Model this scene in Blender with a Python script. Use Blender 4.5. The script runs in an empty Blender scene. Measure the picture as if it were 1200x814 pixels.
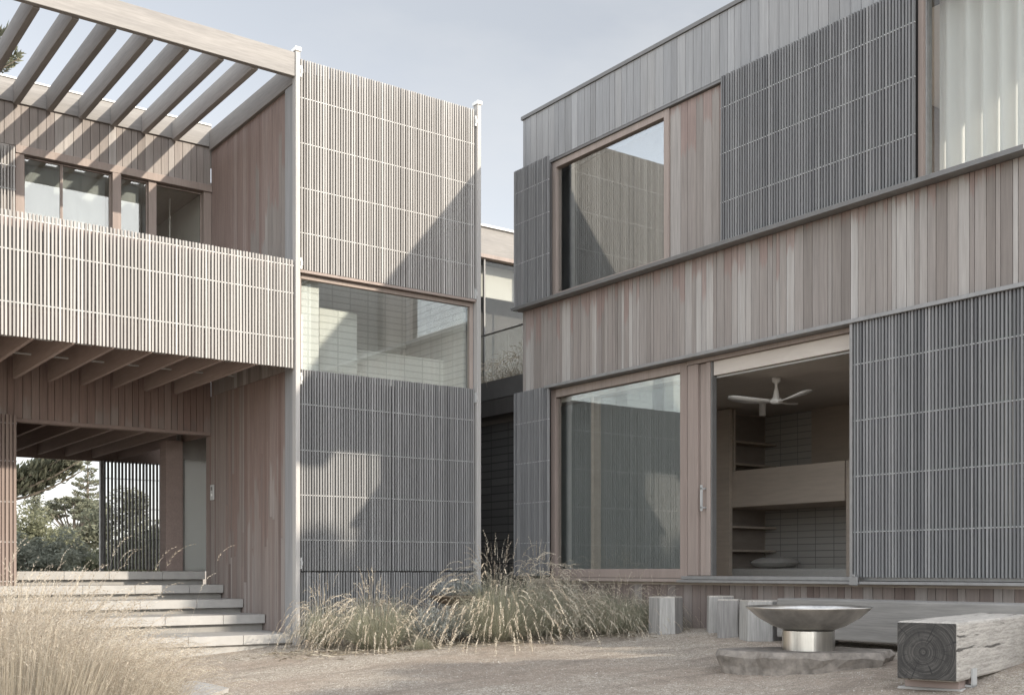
import bpy, math, random
from mathutils import Vector, Matrix, noise
R = math.radians
random.seed(7)
SC = bpy.context.scene
COL = SC.collection

# ------------------------------------------------------------------ camera
cd = bpy.data.cameras.new('camera'); cam = bpy.data.objects.new('camera', cd); COL.objects.link(cam)
cam.location = (0, 0, 0); cam.rotation_euler = (R(90), 0, R(-36.1))
cd.sensor_width = 36; cd.lens = 39.6; cd.shift_y = 0.2183; cd.clip_start = 0.1; cd.clip_end = 3000
SC.camera = cam
# ------------------------------------------------------------------ sky, sun, exposure
SUN = Vector((.826, -2.42, 1.0)).normalized()
elev = math.asin(SUN.z); azim = math.atan2(SUN.x, SUN.y)
W = bpy.data.worlds.new('World'); SC.world = W; W.use_nodes = True
nt = W.node_tree; nt.nodes.clear()
def wn(t, **k):
    n = nt.nodes.new(t)
    for a, b in k.items(): setattr(n, a, b)
    return n
sky = wn('ShaderNodeTexSky', sky_type='NISHITA', sun_disc=False, sun_elevation=elev, sun_rotation=azim,
         air_density=1.0, dust_density=.8, ozone_density=1.0)
hsv = wn('ShaderNodeHueSaturation'); hsv.inputs['Saturation'].default_value = .27; hsv.inputs['Value'].default_value = 1.0
mn = wn('ShaderNodeVectorMath', operation='MINIMUM'); mn.inputs[1].default_value = (6.5, 6.3, 6.1)
nt.links.new(sky.outputs[0], mn.inputs[0]); nt.links.new(mn.outputs[0], hsv.inputs['Color'])
tc = wn('ShaderNodeTexCoord'); mp = wn('ShaderNodeMapping'); mp.inputs['Scale'].default_value = (1.2, 2.6, 4.5)
mp.inputs['Rotation'].default_value = (0, 0, R(35))
nz = wn('ShaderNodeTexNoise'); nz.inputs['Scale'].default_value = 1.5; nz.inputs['Detail'].default_value = 7; nz.inputs['Roughness'].default_value = .55
nt.links.new(tc.outputs['Generated'], mp.inputs[0]); nt.links.new(mp.outputs[0], nz.inputs['Vector'])
cr = wn('ShaderNodeValToRGB'); cr.color_ramp.elements[0].position = .47; cr.color_ramp.elements[1].position = .80
cr.color_ramp.elements[0].color = (0, 0, 0, 1); cr.color_ramp.elements[1].color = (.55, .55, .55, 1)
nt.links.new(nz.outputs[0], cr.inputs[0])
mx = wn('ShaderNodeMix', data_type='RGBA'); mx.inputs[7].default_value = (4.0, 4.02, 4.02, 1)
nt.links.new(cr.outputs[0], mx.inputs[0]); nt.links.new(hsv.outputs[0], mx.inputs[6])
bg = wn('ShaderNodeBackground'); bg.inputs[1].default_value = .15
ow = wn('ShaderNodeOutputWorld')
# added fill: low sky dimmed, unseen overhead, sun-side and western sky boosted
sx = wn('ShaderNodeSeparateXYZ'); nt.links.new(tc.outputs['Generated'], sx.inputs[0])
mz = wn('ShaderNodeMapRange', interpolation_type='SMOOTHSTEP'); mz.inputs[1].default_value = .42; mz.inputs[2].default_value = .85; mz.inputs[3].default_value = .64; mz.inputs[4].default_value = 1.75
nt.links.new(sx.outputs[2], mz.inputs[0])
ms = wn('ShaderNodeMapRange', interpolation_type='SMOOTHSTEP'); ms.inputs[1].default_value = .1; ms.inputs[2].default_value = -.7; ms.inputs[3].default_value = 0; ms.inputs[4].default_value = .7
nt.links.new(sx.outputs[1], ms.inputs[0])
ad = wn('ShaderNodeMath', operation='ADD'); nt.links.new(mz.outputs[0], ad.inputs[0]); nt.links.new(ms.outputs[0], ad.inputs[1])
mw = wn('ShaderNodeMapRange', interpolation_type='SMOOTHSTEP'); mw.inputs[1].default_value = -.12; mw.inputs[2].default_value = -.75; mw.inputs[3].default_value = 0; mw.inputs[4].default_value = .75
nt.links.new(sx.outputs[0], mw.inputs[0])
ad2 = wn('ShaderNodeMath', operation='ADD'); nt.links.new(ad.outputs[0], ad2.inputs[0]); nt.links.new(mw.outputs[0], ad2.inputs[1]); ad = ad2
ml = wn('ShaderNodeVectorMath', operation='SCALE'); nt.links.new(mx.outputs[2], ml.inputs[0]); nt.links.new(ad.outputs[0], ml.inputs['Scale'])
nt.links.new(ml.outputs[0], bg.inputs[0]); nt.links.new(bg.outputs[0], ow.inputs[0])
sl = bpy.data.lights.new('sun', 'SUN'); sl.energy = 2.45; sl.angle = R(.55); sl.color = (1, .91, .78)
so = bpy.data.objects.new('sun', sl); COL.objects.link(so); so.location = (5, -15, 20)
so.rotation_euler = SUN.to_track_quat('Z', 'Y').to_euler()
SC.view_settings.view_transform = 'Standard'; SC.view_settings.look = 'None'
SC.view_settings.exposure = 1.22; SC.view_settings.gamma = 1
SC.cycles.max_bounces = 10; SC.cycles.transparent_max_bounces = 24
SC.cycles.diffuse_bounces = 6; SC.cycles.glossy_bounces = 4; SC.cycles.caustics_reflective = False; SC.cycles.caustics_refractive = False
SC.cycles.use_denoising = True; SC.cycles.denoising_prefilter = 'ACCURATE'

# ------------------------------------------------------------------ mesh helpers
class MB:
    def __init__(s): s.v = []; s.f = []; s.r = []; s.q = {}
    def box(s, x0, x1, y0, y1, z0, z1, r=None):
        if r is None: r = random.random()
        if x0 > x1: x0, x1 = x1, x0
        if y0 > y1: y0, y1 = y1, y0
        if z0 > z1: z0, z1 = z1, z0
        i = len(s.v)
        s.v += [(x0,y0,z0),(x1,y0,z0),(x1,y1,z0),(x0,y1,z0),(x0,y0,z1),(x1,y0,z1),(x1,y1,z1),(x0,y1,z1)]
        s.f += [(i,i+3,i+2,i+1),(i+4,i+5,i+6,i+7),(i,i+1,i+5,i+4),(i+1,i+2,i+6,i+5),(i+2,i+3,i+7,i+6),(i+3,i,i+4,i+7)]
        s.r += [r]*6
        return s
    def face(s, pts, r=None):
        i = len(s.v); s.v += [tuple(p) for p in pts]; s.f.append(tuple(range(i, i+len(pts)))); s.r.append(random.random() if r is None else r)
    def tube(s, pts, rads, n=8, r=.5, cap=True):
        pts = [Vector(p) for p in pts]; i0 = len(s.v)
        for k, p in enumerate(pts):
            d = (pts[min(k+1, len(pts)-1)] - pts[max(k-1, 0)]).normalized()
            a = d.cross(Vector((0, 0, 1)))
            if a.length < .05: a = d.cross(Vector((1, 0, 0)))
            a.normalize(); b = d.cross(a)
            for j in range(n):
                t = 2*math.pi*j/n; q = p + (a*math.cos(t) + b*math.sin(t))*rads[k]; s.v.append(tuple(q))
        for k in range(len(pts)-1):
            for j in range(n):
                a, b = i0+k*n+j, i0+k*n+(j+1) % n
                s.f.append((a, b, b+n, a+n)); s.r.append(r)
        if cap:
            s.f.append(tuple(i0+j for j in range(n))[::-1]); s.r.append(r)
            s.f.append(tuple(i0+(len(pts)-1)*n+j for j in range(n))); s.r.append(r)
        return s
    def lathe(s, prof, c=(0, 0, 0), n=48, r=.5):
        i0 = len(s.v)
        for (q, z) in prof:
            for j in range(n):
                t = 2*math.pi*j/n; s.v.append((c[0]+q*math.cos(t), c[1]+q*math.sin(t), c[2]+z))
        for k in range(len(prof)-1):
            for j in range(n):
                a, b = i0+k*n+j, i0+k*n+(j+1) % n
                s.f.append((a, b, b+n, a+n)); s.r.append(r)
        return s
    def build(s, name, mat, parent=None, local=False, smooth=False, bevel=0, seg=1):
        off = Vector((0, 0, 0)); p = parent
        if not local:
            while p is not None: off += p.location; p = p.parent
        me = bpy.data.meshes.new(name)
        me.from_pydata([(a-off.x, b-off.y, c-off.z) for a, b, c in s.v] if not local else s.v, [], s.f)
        at = me.attributes.new('rnd', 'FLOAT', 'FACE'); at.data.foreach_set('value', s.r)
        if s.q: a2 = me.attributes.new('redz', 'FLOAT', 'FACE'); a2.data.foreach_set('value', [s.q.get(i, 99.0) for i in range(len(s.f))])
        if smooth: me.polygons.foreach_set('use_smooth', [True]*len(me.polygons))
        me.materials.append(mat); me.update()
        o = bpy.data.objects.new(name, me); COL.objects.link(o); o.parent = parent
        if bevel:
            b = o.modifiers.new('bevel', 'BEVEL'); b.width = bevel; b.segments = seg; b.limit_method = 'ANGLE'; b.angle_limit = R(40)
        return o
def tag(o, label, cat, group=None, kind=None):
    o['label'] = label; o['category'] = cat
    if group: o['group'] = group
    if kind: o['kind'] = kind
    return o
def thing(name, loc, label, cat, group=None, rz=0):
    o = bpy.data.objects.new(name, None); COL.objects.link(o); o.location = loc; o.rotation_euler = (0, 0, rz); o.empty_display_size = .2
    return tag(o, label, cat, group)
def dup(root, loc, rz, scale, label, group=None):
    r = root.copy(); COL.objects.link(r); r.location = loc; r.rotation_euler = (0, 0, rz); r.scale = scale
    r['label'] = label
    if group: r['group'] = group
    for ch in list(root.children):
        c = ch.copy(); COL.objects.link(c); c.parent = r
    return r
def struct(o): o['kind'] = 'structure'; return o

# ------------------------------------------------------------------ materials
def new_mat(name):
    m = bpy.data.materials.new(name); m.use_nodes = True; n = m.node_tree; n.nodes.clear()
    out = n.nodes.new('ShaderNodeOutputMaterial'); return m, n, out
class NB:
    def __init__(s, n): s.n = n
    def __call__(s, t, ins=None, **k):
        x = s.n.nodes.new(t)
        for a, b in k.items(): setattr(x, a, b)
        for a, b in (ins or {}).items():
            if isinstance(b, bpy.types.NodeSocket): s.n.links.new(b, x.inputs[a])
            else: x.inputs[a].default_value = b
        return x
    def ramp(s, fac, stops):
        x = s.n.nodes.new('ShaderNodeValToRGB'); e = x.color_ramp.elements
        while len(e) < len(stops): e.new(.5)
        for el, (p, c) in zip(e, stops): el.position = p; el.color = (*c, 1) if len(c) == 3 else c
        s.n.links.new(fac, x.inputs[0]); return x.outputs[0]
    def mix(s, fac, a, b, bt='MIX'):
        x = s.n.nodes.new('ShaderNodeMix'); x.data_type = 'RGBA'; x.blend_type = bt
        for i, q in ((0, fac), (6, a), (7, b)):
            if isinstance(q, bpy.types.NodeSocket): s.n.links.new(q, x.inputs[i])
            elif i == 0: x.inputs[0].default_value = q
            else: x.inputs[i].default_value = (*q, 1) if len(q) == 3 else q
        return x.outputs[2]
    def coords(s, scale, rot=(0, 0, 0)):
        t = s('ShaderNodeTexCoord'); return s('ShaderNodeMapping', {0: t.outputs['Object'], 'Scale': scale, 'Rotation': rot}).outputs[0]
    def noise(s, vec, scale, detail=4, rough=.55):
        return s('ShaderNodeTexNoise', {'Vector': vec, 'Scale': scale, 'Detail': detail, 'Roughness': rough}).outputs[0]
def wood(name, stops, grain=(14, 14, .7), amt=.35, rough=.8, patch=None, stain=None, fresh=None):
    m, n, out = new_mat(name); N = NB(n)
    at = N('ShaderNodeAttribute', attribute_name='rnd')
    base = N.ramp(at.outputs['Fac'], stops)
    # shift the grain of each board by its own random value so that no two boards match
    tcn = N('ShaderNodeTexCoord')
    sh = N('ShaderNodeVectorMath', {0: at.outputs['Fac'], 1: (37.0, 53.0, 91.0)}, operation='MULTIPLY')
    ad = N('ShaderNodeVectorMath', {0: tcn.outputs['Object'], 1: sh.outputs[0]}, operation='ADD')
    v = N('ShaderNodeMapping', {0: ad.outputs[0], 'Scale': grain}).outputs[0]
    g1 = N.noise(v, 3.2, 6, .65); g2 = N.noise(v, .55, 3, .5)
    c = N.mix(amt, base, N.ramp(g1, [(.25, (.25, .25, .25)), (.75, (.78, .78, .78))]), 'OVERLAY')
    c = N.mix(amt*.8, c, N.ramp(g2, [(.3, (.33, .33, .34)), (.7, (.66, .65, .64))]), 'OVERLAY')
    if patch:
        pn = N.noise(N.coords((.5, .5, .35)), 1.3, 4, .6)
        c = N.mix(N.ramp(pn, [(.45, (0, 0, 0)), (.7, (patch[1],)*3)]), c, patch[0])
    if fresh:      # boards keep their reddish colour where the weather has not yet reached them
        ra = N('ShaderNodeAttribute', attribute_name='redz'); gp = N('ShaderNodeSeparateXYZ', {0: N('ShaderNodeNewGeometry').outputs['Position']})
        wv = N.noise(N('ShaderNodeMapping', {0: ad.outputs[0], 'Scale': (25, 25, 1.2)}).outputs[0], 1.0, 3)
        q = N('ShaderNodeMath', {0: gp.outputs[2], 1: ra.outputs['Fac']}, operation='SUBTRACT').outputs[0]
        q = N('ShaderNodeMath', {0: N('ShaderNodeMath', {0: wv, 1: -.5}, operation='ADD').outputs[0], 1: .5, 2: q}, operation='MULTIPLY_ADD').outputs[0]
        rc = N.mix(.6, fresh, N.ramp(g1, [(.25, (.3, .3, .3)), (.75, (.72, .72, .72))]), 'OVERLAY')
        rc = N.mix(.35, rc, c)
        mr = N('ShaderNodeMapRange', {0: q, 1: -.03, 2: .05, 3: 0.0, 4: .85})
        c = N.mix(N('ShaderNodeMath', {0: mr.outputs[0], 1: N('ShaderNodeMath', {0: ra.outputs['Fac'], 1: .001}, operation='GREATER_THAN').outputs[0]}, operation='MULTIPLY').outputs[0], c, rc)
    if stain:      # rain-splash staining above the steps
        sep = N('ShaderNodeSeparateXYZ', {0: tcn.outputs['Object']})
        sn = N.noise(N.coords((9, 9, .5)), 2.0, 4)
        q = N('ShaderNodeMath', {0: sep.outputs[2], 1: N('ShaderNodeMath', {0: sn, 1: 1.3}, operation='MULTIPLY').outputs[0]}, operation='SUBTRACT').outputs[0]
        q2 = N('ShaderNodeMath', {0: q, 1: N('ShaderNodeMath', {0: sep.outputs[1], 1: stain}, operation='MULTIPLY').outputs[0]}, operation='SUBTRACT').outputs[0]
        c = N.mix(N.ramp(q2, [(.05, (.5, .5, .5)), (.42, (0, 0, 0))]), c, (.06, .058, .055))
    bp = N('ShaderNodeBump', {'Strength': .18, 'Distance': .004, 'Height': g1})
    b = N('ShaderNodeBsdfPrincipled', {'Base Color': c, 'Roughness': rough, 'Normal': bp.outputs[0], 'Specular IOR Level': .25})
    n.links.new(b.outputs[0], out.inputs[0]); return m
def plain(name, col, rough=.6, metal=0, var=.12, scale=6, bump=0, spec=.3, stretch=(1, 1, 1)):
    m, n, out = new_mat(name); N = NB(n)
    nn = N.noise(N.coords(stretch), scale, 6, .6)
    lo = tuple(max(0, x*(1-var)) for x in col); hi = tuple(min(1, x*(1+var)) for x in col)
    c = N.ramp(nn, [(.3, lo), (.7, hi)])
    ins = {'Base Color': c, 'Roughness': rough, 'Metallic': metal, 'Specular IOR Level': spec}
    if bump: ins['Normal'] = N('ShaderNodeBump', {'Strength': bump, 'Distance': .01, 'Height': nn}).outputs[0]
    b = N('ShaderNodeBsdfPrincipled', ins); n.links.new(b.outputs[0], out.inputs[0]); return m
def glass(name, refl, tint=(.86, .89, .88)):
    m, n, out = new_mat(name); N = NB(n)
    lw = N('ShaderNodeLayerWeight', {'Blend': .5})      # same from both faces of the pane
    p5 = N('ShaderNodeMath', {0: lw.outputs['Facing'], 1: 5.0}, operation='POWER')
    f = N('ShaderNodeMath', {0: p5.outputs[0], 1: .85*(1-refl), 2: refl}, operation='MULTIPLY_ADD', use_clamp=True)
    tr = N('ShaderNodeBsdfTransparent', {'Color': (*tint, 1)}); wv = N.noise(N.coords((1, 1, 1)), .9, 2)
    gl = N('ShaderNodeBsdfGlossy', {'Roughness': .006, 'Color': (.95, .965, .965, 1), 'Normal': N('ShaderNodeBump', {'Strength': .08, 'Distance': .006, 'Height': wv}).outputs[0]})
    mm = N('ShaderNodeMixShader', {0: f.outputs[0], 1: tr.outputs[0], 2: gl.outputs[0]})
    n.links.new(mm.outputs[0], out.inputs[0]); return m
def leafy(name, stops, trans=.3, scale=.5):
    m, n, out = new_mat(name); N = NB(n)
    at = N('ShaderNodeAttribute', attribute_name='rnd')
    c = N.ramp(at.outputs['Fac'], stops)
    nn = N.noise(N.coords((1, 1, 1)), scale, 3)
    c = N.mix(.35, c, N.ramp(nn, [(.3, (.3, .3, .3)), (.7, (.72, .72, .70))]), 'OVERLAY')
    d = N('ShaderNodeBsdfDiffuse', {'Color': c}); t = N('ShaderNodeBsdfTranslucent', {'Color': c})
    mm = N('ShaderNodeMixShader', {0: trans, 1: d.outputs[0], 2: t.outputs[0]})
    n.links.new(mm.outputs[0], out.inputs[0]); return m
def brick(name, c1, c2, mortar, bw=.4, bh=.1, ms=.008, ax='u', off=0.0):
    m, n, out = new_mat(name); N = NB(n)
    sp = N('ShaderNodeSeparateXYZ', {0: N('ShaderNodeTexCoord').outputs['Object']})
    v = N('ShaderNodeCombineXYZ', {0: sp.outputs[0 if ax == 'u' else 1], 1: sp.outputs[2]}).outputs[0]
    b = N('ShaderNodeTexBrick', {'Vector': v, 'Color1': (*c1, 1), 'Color2': (*c2, 1), 'Mortar': (*mortar, 1), 'Scale': 1, 'Mortar Size': ms,
                                 'Brick Width': bw, 'Row Height': bh, 'Mortar Smooth': .2}, offset=off)
    bp = N('ShaderNodeBump', {'Strength': .5, 'Distance': .006, 'Height': b.outputs['Fac']}, invert=True)
    s = N('ShaderNodeBsdfPrincipled', {'Base Color': b.outputs[0], 'Roughness': .8, 'Normal': bp.outputs[0], 'Specular IOR Level': .2})
    n.links.new(s.outputs[0], out.inputs[0]); return m

M = {}
M['planks'] = wood('weathered planks', [(0, (.19, .168, .152)), (.3, (.275, .25, .23)), (.55, (.24, .213, .195)), (.8, (.335, .313, .292)), (1, (.385, .365, .343))], patch=((.27, .225, .20), .2), fresh=(.25, .168, .147))
M['greyplanks'] = wood('silvered planks', [(0, (.225, .225, .225)), (.4, (.27, .272, .275)), (.75, (.29, .288, .285)), (1, (.36, .362, .365))], patch=((.27, .262, .255), .25), amt=.3)
M['stairplanks'] = wood('reddish planks', [(0, (.17, .132, .118)), (.35, (.235, .188, .168)), (.7, (.26, .22, .20)), (1, (.32, .285, .265))], patch=((.225, .212, .20), .35), fresh=(.22, .148, .125))
M['slat'] = wood('slat timber', [(0, (.26, .245, .23)), (.5, (.33, .315, .297)), (1, (.41, .395, .375))], amt=.25)
M['slatgrey'] = wood('slat timber grey', [(0, (.18, .178, .175)), (.5, (.24, .237, .232)), (1, (.31, .306, .30))], amt=.35)
M['slatdark'] = wood('slat timber dark grey', [(0, (.14, .14, .142)), (.5, (.19, .19, .19)), (1, (.26, .258, .255))], amt=.35)
M['slatred'] = wood('slat timber brown', [(0, (.20, .155, .135)), (1, (.30, .24, .21))], amt=.25)
M['frame'] = wood('window frame timber', [(0, (.255, .205, .18)), (1, (.32, .27, .24))], amt=.25)
M['beam'] = wood('bleached beam', [(0, (.21, .20, .187)), (1, (.265, .25, .235))], grain=(1.2, 14, 14), amt=.3)
M['rafter'] = wood('rafter timber', [(0, (.23, .215, .20)), (1, (.33, .31, .29))], grain=(14, 1.0, 14), amt=.3)
M['joist'] = wood('joist timber', [(0, (.24, .185, .165)), (1, (.34, .275, .245))], grain=(14, 1.0, 14), amt=.25)
M['deck'] = wood('deck boards', [(0, (.17, .135, .12)), (1, (.24, .19, .17))], grain=(1, 14, 14))
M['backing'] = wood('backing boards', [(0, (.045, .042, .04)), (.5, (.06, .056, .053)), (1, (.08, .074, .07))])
M['metal'] = plain('pale aluminium', (.44, .44, .43), .45, .1, .05)
M['darkmetal'] = plain('dark metal flashing', (.16, .155, .15), .5, .3, .08)
M['track'] = plain('grey track metal', (.27, .265, .26), .5, .5, .1, 12)
M['white'] = plain('white paint', (.78, .77, .75), .5, 0, .03)
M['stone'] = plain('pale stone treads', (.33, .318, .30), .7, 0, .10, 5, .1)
M['stoneshade'] = plain('stone risers', (.27, .258, .24), .8, 0, .12, 5)  # darker copy of the tread stone, shade of the recessed risers put in
M['concrete'] = plain('concrete', (.34, .325, .305), .8, 0, .18, 3, .15)
M['bluestone'] = plain('hearth rock', (.22, .195, .17), .85, 0, .40, 11, .8)
M['whitebrick'] = brick('white brick', (.78, .765, .735), (.73, .715, .69), (.58, .57, .545), .29, .09)
M['whitebrickside'] = brick('white brick side', (.78, .765, .735), (.73, .715, .69), (.58, .57, .545), .29, .09, ax='v')
M['darkbrick'] = brick('dark brick', (.11, .107, .103), (.135, .13, .125), (.06, .058, .056), .45, .12, .008, ax='v')
M['roombrick'] = brick('room brick', (.50, .475, .44), (.46, .435, .405), (.26, .25, .235), .32, .095, .006, ax='v')
M['plaster'] = plain('white plaster', (.72, .70, .67), .9, 0, .03)
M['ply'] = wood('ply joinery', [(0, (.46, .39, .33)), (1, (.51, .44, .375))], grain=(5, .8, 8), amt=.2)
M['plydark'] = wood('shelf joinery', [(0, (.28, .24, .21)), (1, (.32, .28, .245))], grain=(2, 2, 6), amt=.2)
M['ceil'] = wood('ceiling boards', [(0, (.50, .45, .40)), (1, (.55, .50, .45))], grain=(6, 1, 6), amt=.15)
M['steel'] = plain('brushed steel', (.62, .60, .565), .36, 1, .25, 7, stretch=(1, 1, .4))
M['cyl'] = plain('polished steel', (.66, .64, .60), .28, 1, .2, 7, stretch=(3, 3, .3))
M['rust'] = plain('bronze bowl', (.20, .15, .11), .6, .4, .3, 8)
M['fabric'] = plain('linen', (.46, .445, .42), .95, 0, .06, 30)
M['blind'] = plain('cream blind', (.40, .385, .35), .9, 0, .03)
M['glass'] = glass('reflective glass', .20, (.95, .96, .955))
M['clear'] = glass('clear glass', .06, (.95, .96, .95))
M['mid'] = glass('grey glass', .13, (.93, .945, .93))
M['milky'] = glass('hazy glass', .19, (.95, .965, .955))
M['low'] = glass('low iron glass', .03, (.95, .96, .955))
M['blade'] = leafy('grass blades', [(0, (.23, .235, .175)), (.5, (.36, .36, .27)), (1, (.52, .50, .39))], .5, 2)
M['plume'] = leafy('grass seed heads', [(0, (.42, .355, .28)), (.5, (.54, .475, .385)), (1, (.66, .60, .50))], .35, 3)
M['straw'] = leafy('dry straw', [(0, (.20, .17, .125)), (.5, (.36, .32, .255)), (1, (.54, .49, .405))], .35, 2)
M['strawplume'] = leafy('dry seed heads', [(0, (.36, .305, .24)), (.5, (.48, .42, .345)), (1, (.62, .56, .47))], .4, 3)
M['silver'] = leafy('silver leaves', [(0, (.23, .24, .225)), (.6, (.335, .345, .325)), (1, (.46, .47, .445))], .15, 4)
M['pine'] = leafy('pine needles', [(0, (.13, .14, .105)), (.6, (.22, .225, .165)), (1, (.32, .31, .235))], .3, 1.0)
M['leaf'] = leafy('bush leaves', [(0, (.13, .14, .095)), (.6, (.25, .255, .17)), (1, (.38, .37, .26))], .4, .8)
M['hedge'] = leafy('hedge leaves', [(0, (.17, .18, .145)), (.6, (.25, .26, .21)), (1, (.34, .34, .28))], .35, 1.0)
M['bark'] = plain('bark', (.17, .145, .12), .95, 0, .3, 8, .5)
def cloth(name, c, t, f=.42):
    m, n, out = new_mat(name); N = NB(n)
    d = N('ShaderNodeBsdfDiffuse', {'Color': (*c, 1)}); q = N('ShaderNodeBsdfTranslucent', {'Color': (*t, 1)})
    n.links.new(N('ShaderNodeMixShader', {0: f, 1: d.outputs[0], 2: q.outputs[0]}).outputs[0], out.inputs[0]); return m
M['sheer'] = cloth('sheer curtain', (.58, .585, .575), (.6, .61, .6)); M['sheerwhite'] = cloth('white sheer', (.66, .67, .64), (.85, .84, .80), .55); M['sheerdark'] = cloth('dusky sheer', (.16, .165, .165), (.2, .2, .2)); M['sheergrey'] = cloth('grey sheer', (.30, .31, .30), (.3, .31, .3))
m, n, out = new_mat('frosted glass'); N = NB(n)
n.links.new(N('ShaderNodeBsdfTranslucent', {'Color': (.90, .90, .87, 1)}).outputs[0], out.inputs[0]); M['frost'] = m
# gravel
m, n, out = new_mat('fine gravel'); N = NB(n)
v = N.coords((1, 1, 1))
vo = N('ShaderNodeTexVoronoi', {'Vector': v, 'Scale': 120})
big = N.noise(v, .55, 5, .6); mid = N.noise(v, 6, 5, .7)
c = N.ramp(N('ShaderNodeSeparateColor', {0: vo.outputs['Color']}).outputs[0], [(0, (.22, .185, .15)), (.5, (.385, .338, .282)), (.85, (.50, .445, .375)), (1, (.64, .59, .515))])
v2 = N('ShaderNodeTexVoronoi', {'Vector': v, 'Scale': 42})
c = N.mix(.3, c, N.ramp(N('ShaderNodeSeparateColor', {0: v2.outputs['Color']}).outputs[1], [(0, (.15, .15, .15)), (.6, (.5, .5, .5)), (1, (.85, .85, .84))]), 'OVERLAY')
c = N.mix(N.ramp(big, [(.42, (0, 0, 0)), (.62, (.55, .55, .55))]), c, (.30, .235, .185))
rut = N.noise(N.coords((.35, 1.7, 1), (0, 0, R(-28))), 1.6, 4, .55)
c = N.mix(N.ramp(rut, [(.54, (0, 0, 0)), (.66, (.55, .55, .55))]), c, (.235, .195, .16))
c = N.mix(.4, c, N.ramp(mid, [(.3, (.3, .3, .3)), (.7, (.7, .7, .7))]), 'OVERLAY')
hgt = N('ShaderNodeMath', {0: vo.outputs['Distance'], 1: N('ShaderNodeMath', {0: mid, 1: -1.2}, operation='MULTIPLY').outputs[0]}, operation='ADD').outputs[0]
bp = N('ShaderNodeBump', {'Strength': .8, 'Distance': .012, 'Height': hgt}, invert=True)
b = N('ShaderNodeBsdfPrincipled', {'Base Color': c, 'Roughness': .95, 'Normal': bp.outputs[0], 'Specular IOR Level': .1}); n.links.new(b.outputs[0], out.inputs[0]); M['gravel'] = m
# weathered log: horizontal checks along the side, growth rings on the end
m, n, out = new_mat('log side'); N = NB(n)
v = N.coords((1, 1, 1)); wv = N('ShaderNodeTexWave', {'Vector': N.coords((.5, 1, 1)), 'Scale': 9, 'Distortion': 9, 'Detail': 4, 'Detail Scale': 2.2}, bands_direction='Z')
g = N.noise(N.coords((2.5, 30, 30)), 2, 6, .6); g2 = N.noise(v, 2.2, 5)
c = N.ramp(g, [(.25, (.27, .25, .22)), (.5, (.40, .37, .33)), (.75, (.52, .48, .43))])
c = N.mix(.22, c, N.ramp(wv.outputs[0], [(.0, (.2, .2, .2)), (.35, (.6, .6, .6))]), 'OVERLAY')
c = N.mix(N.ramp(g2, [(.5, (0, 0, 0)), (.75, (.4, .4, .4))]), c, (.24, .22, .20))
g4 = N.noise(N.coords((1.1, 16, 16)), 1.3, 4, .5)
c = N.mix(N.ramp(g4, [(.33, (.9, .9, .9)), (.37, (0, 0, 0))]), c, (.07, .063, .056))
bp = N('ShaderNodeBump', {'Strength': .5, 'Distance': .01, 'Height': g})
b = N('ShaderNodeBsdfPrincipled', {'Base Color': c, 'Roughness': .85, 'Normal': bp.outputs[0], 'Specular IOR Level': .2}); n.links.new(b.outputs[0], out.inputs[0]); M['log'] = m
m, n, out = new_mat('log end grain'); N = NB(n)
tcx = N('ShaderNodeTexCoord')
dv = N('ShaderNodeVectorMath', {0: tcx.outputs['Object'], 1: (0, .03, .345)}, operation='SUBTRACT').outputs[0]
fl = N('ShaderNodeVectorMath', {0: dv, 1: (0, 1, 1)}, operation='MULTIPLY').outputs[0]
nzv = N('ShaderNodeTexNoise', {'Vector': fl, 'Scale': 6, 'Detail': 4})
fl2 = N('ShaderNodeVectorMath', {0: fl, 1: N('ShaderNodeVectorMath', {0: nzv.outputs['Color'], 1: (0, .022, .022)}, operation='MULTIPLY').outputs[0]}, operation='ADD').outputs[0]
ln = N('ShaderNodeVectorMath', {0: fl2}, operation='LENGTH').outputs['Value']
rg = N('ShaderNodeMath', {0: N('ShaderNodeMath', {0: ln, 1: 190.0}, operation='MULTIPLY').outputs[0]}, operation='SINE').outputs[0]
rn = N.noise(N('ShaderNodeCombineXYZ', {0: ln, 1: N('ShaderNodeMath', {0: nzv.outputs[0], 1: .035}, operation='MULTIPLY').outputs[0]}).outputs[0], 55, 5, .7)
sp = N('ShaderNodeSeparateXYZ', {0: fl})
an = N('ShaderNodeMath', {0: sp.outputs[2], 1: sp.outputs[1]}, operation='ARCTAN2').outputs[0]
ck = N.noise(N('ShaderNodeCombineXYZ', {0: N('ShaderNodeMath', {0: an, 1: 6.0}, operation='MULTIPLY').outputs[0], 1: N('ShaderNodeMath', {0: ln, 1: 3.0}, operation='MULTIPLY').outputs[0]}).outputs[0], 1.6, 3)
c = N.ramp(rn, [(.32, (.014, .013, .012)), (.5, (.05, .046, .042)), (.75, (.15, .138, .124))])
c = N.mix(.25, c, N.ramp(rg, [(0, (.25, .25, .25)), (1, (.72, .72, .7))]), 'OVERLAY')
c = N.mix(N.ramp(ck, [(.36, (.95, .95, .95)), (.41, (0, 0, 0))]), c, (.02, .019, .018))
bp = N('ShaderNodeBump', {'Strength': .5, 'Distance': .006, 'Height': rn})
b = N('ShaderNodeBsdfPrincipled', {'Base Color': c, 'Roughness': .85, 'Normal': bp.outputs[0]}); n.links.new(b.outputs[0], out.inputs[0]); M['logend'] = m

M['stoolwood'] = wood('weathered block timber', [(0, (.20, .19, .18)), (1, (.33, .32, .30))], grain=(16, 16, 1.0), amt=.6)
M['benchwood'] = wood('grey beam timber', [(0, (.20, .19, .175)), (1, (.25, .24, .225))], grain=(9, .8, 14), amt=.45)
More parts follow.
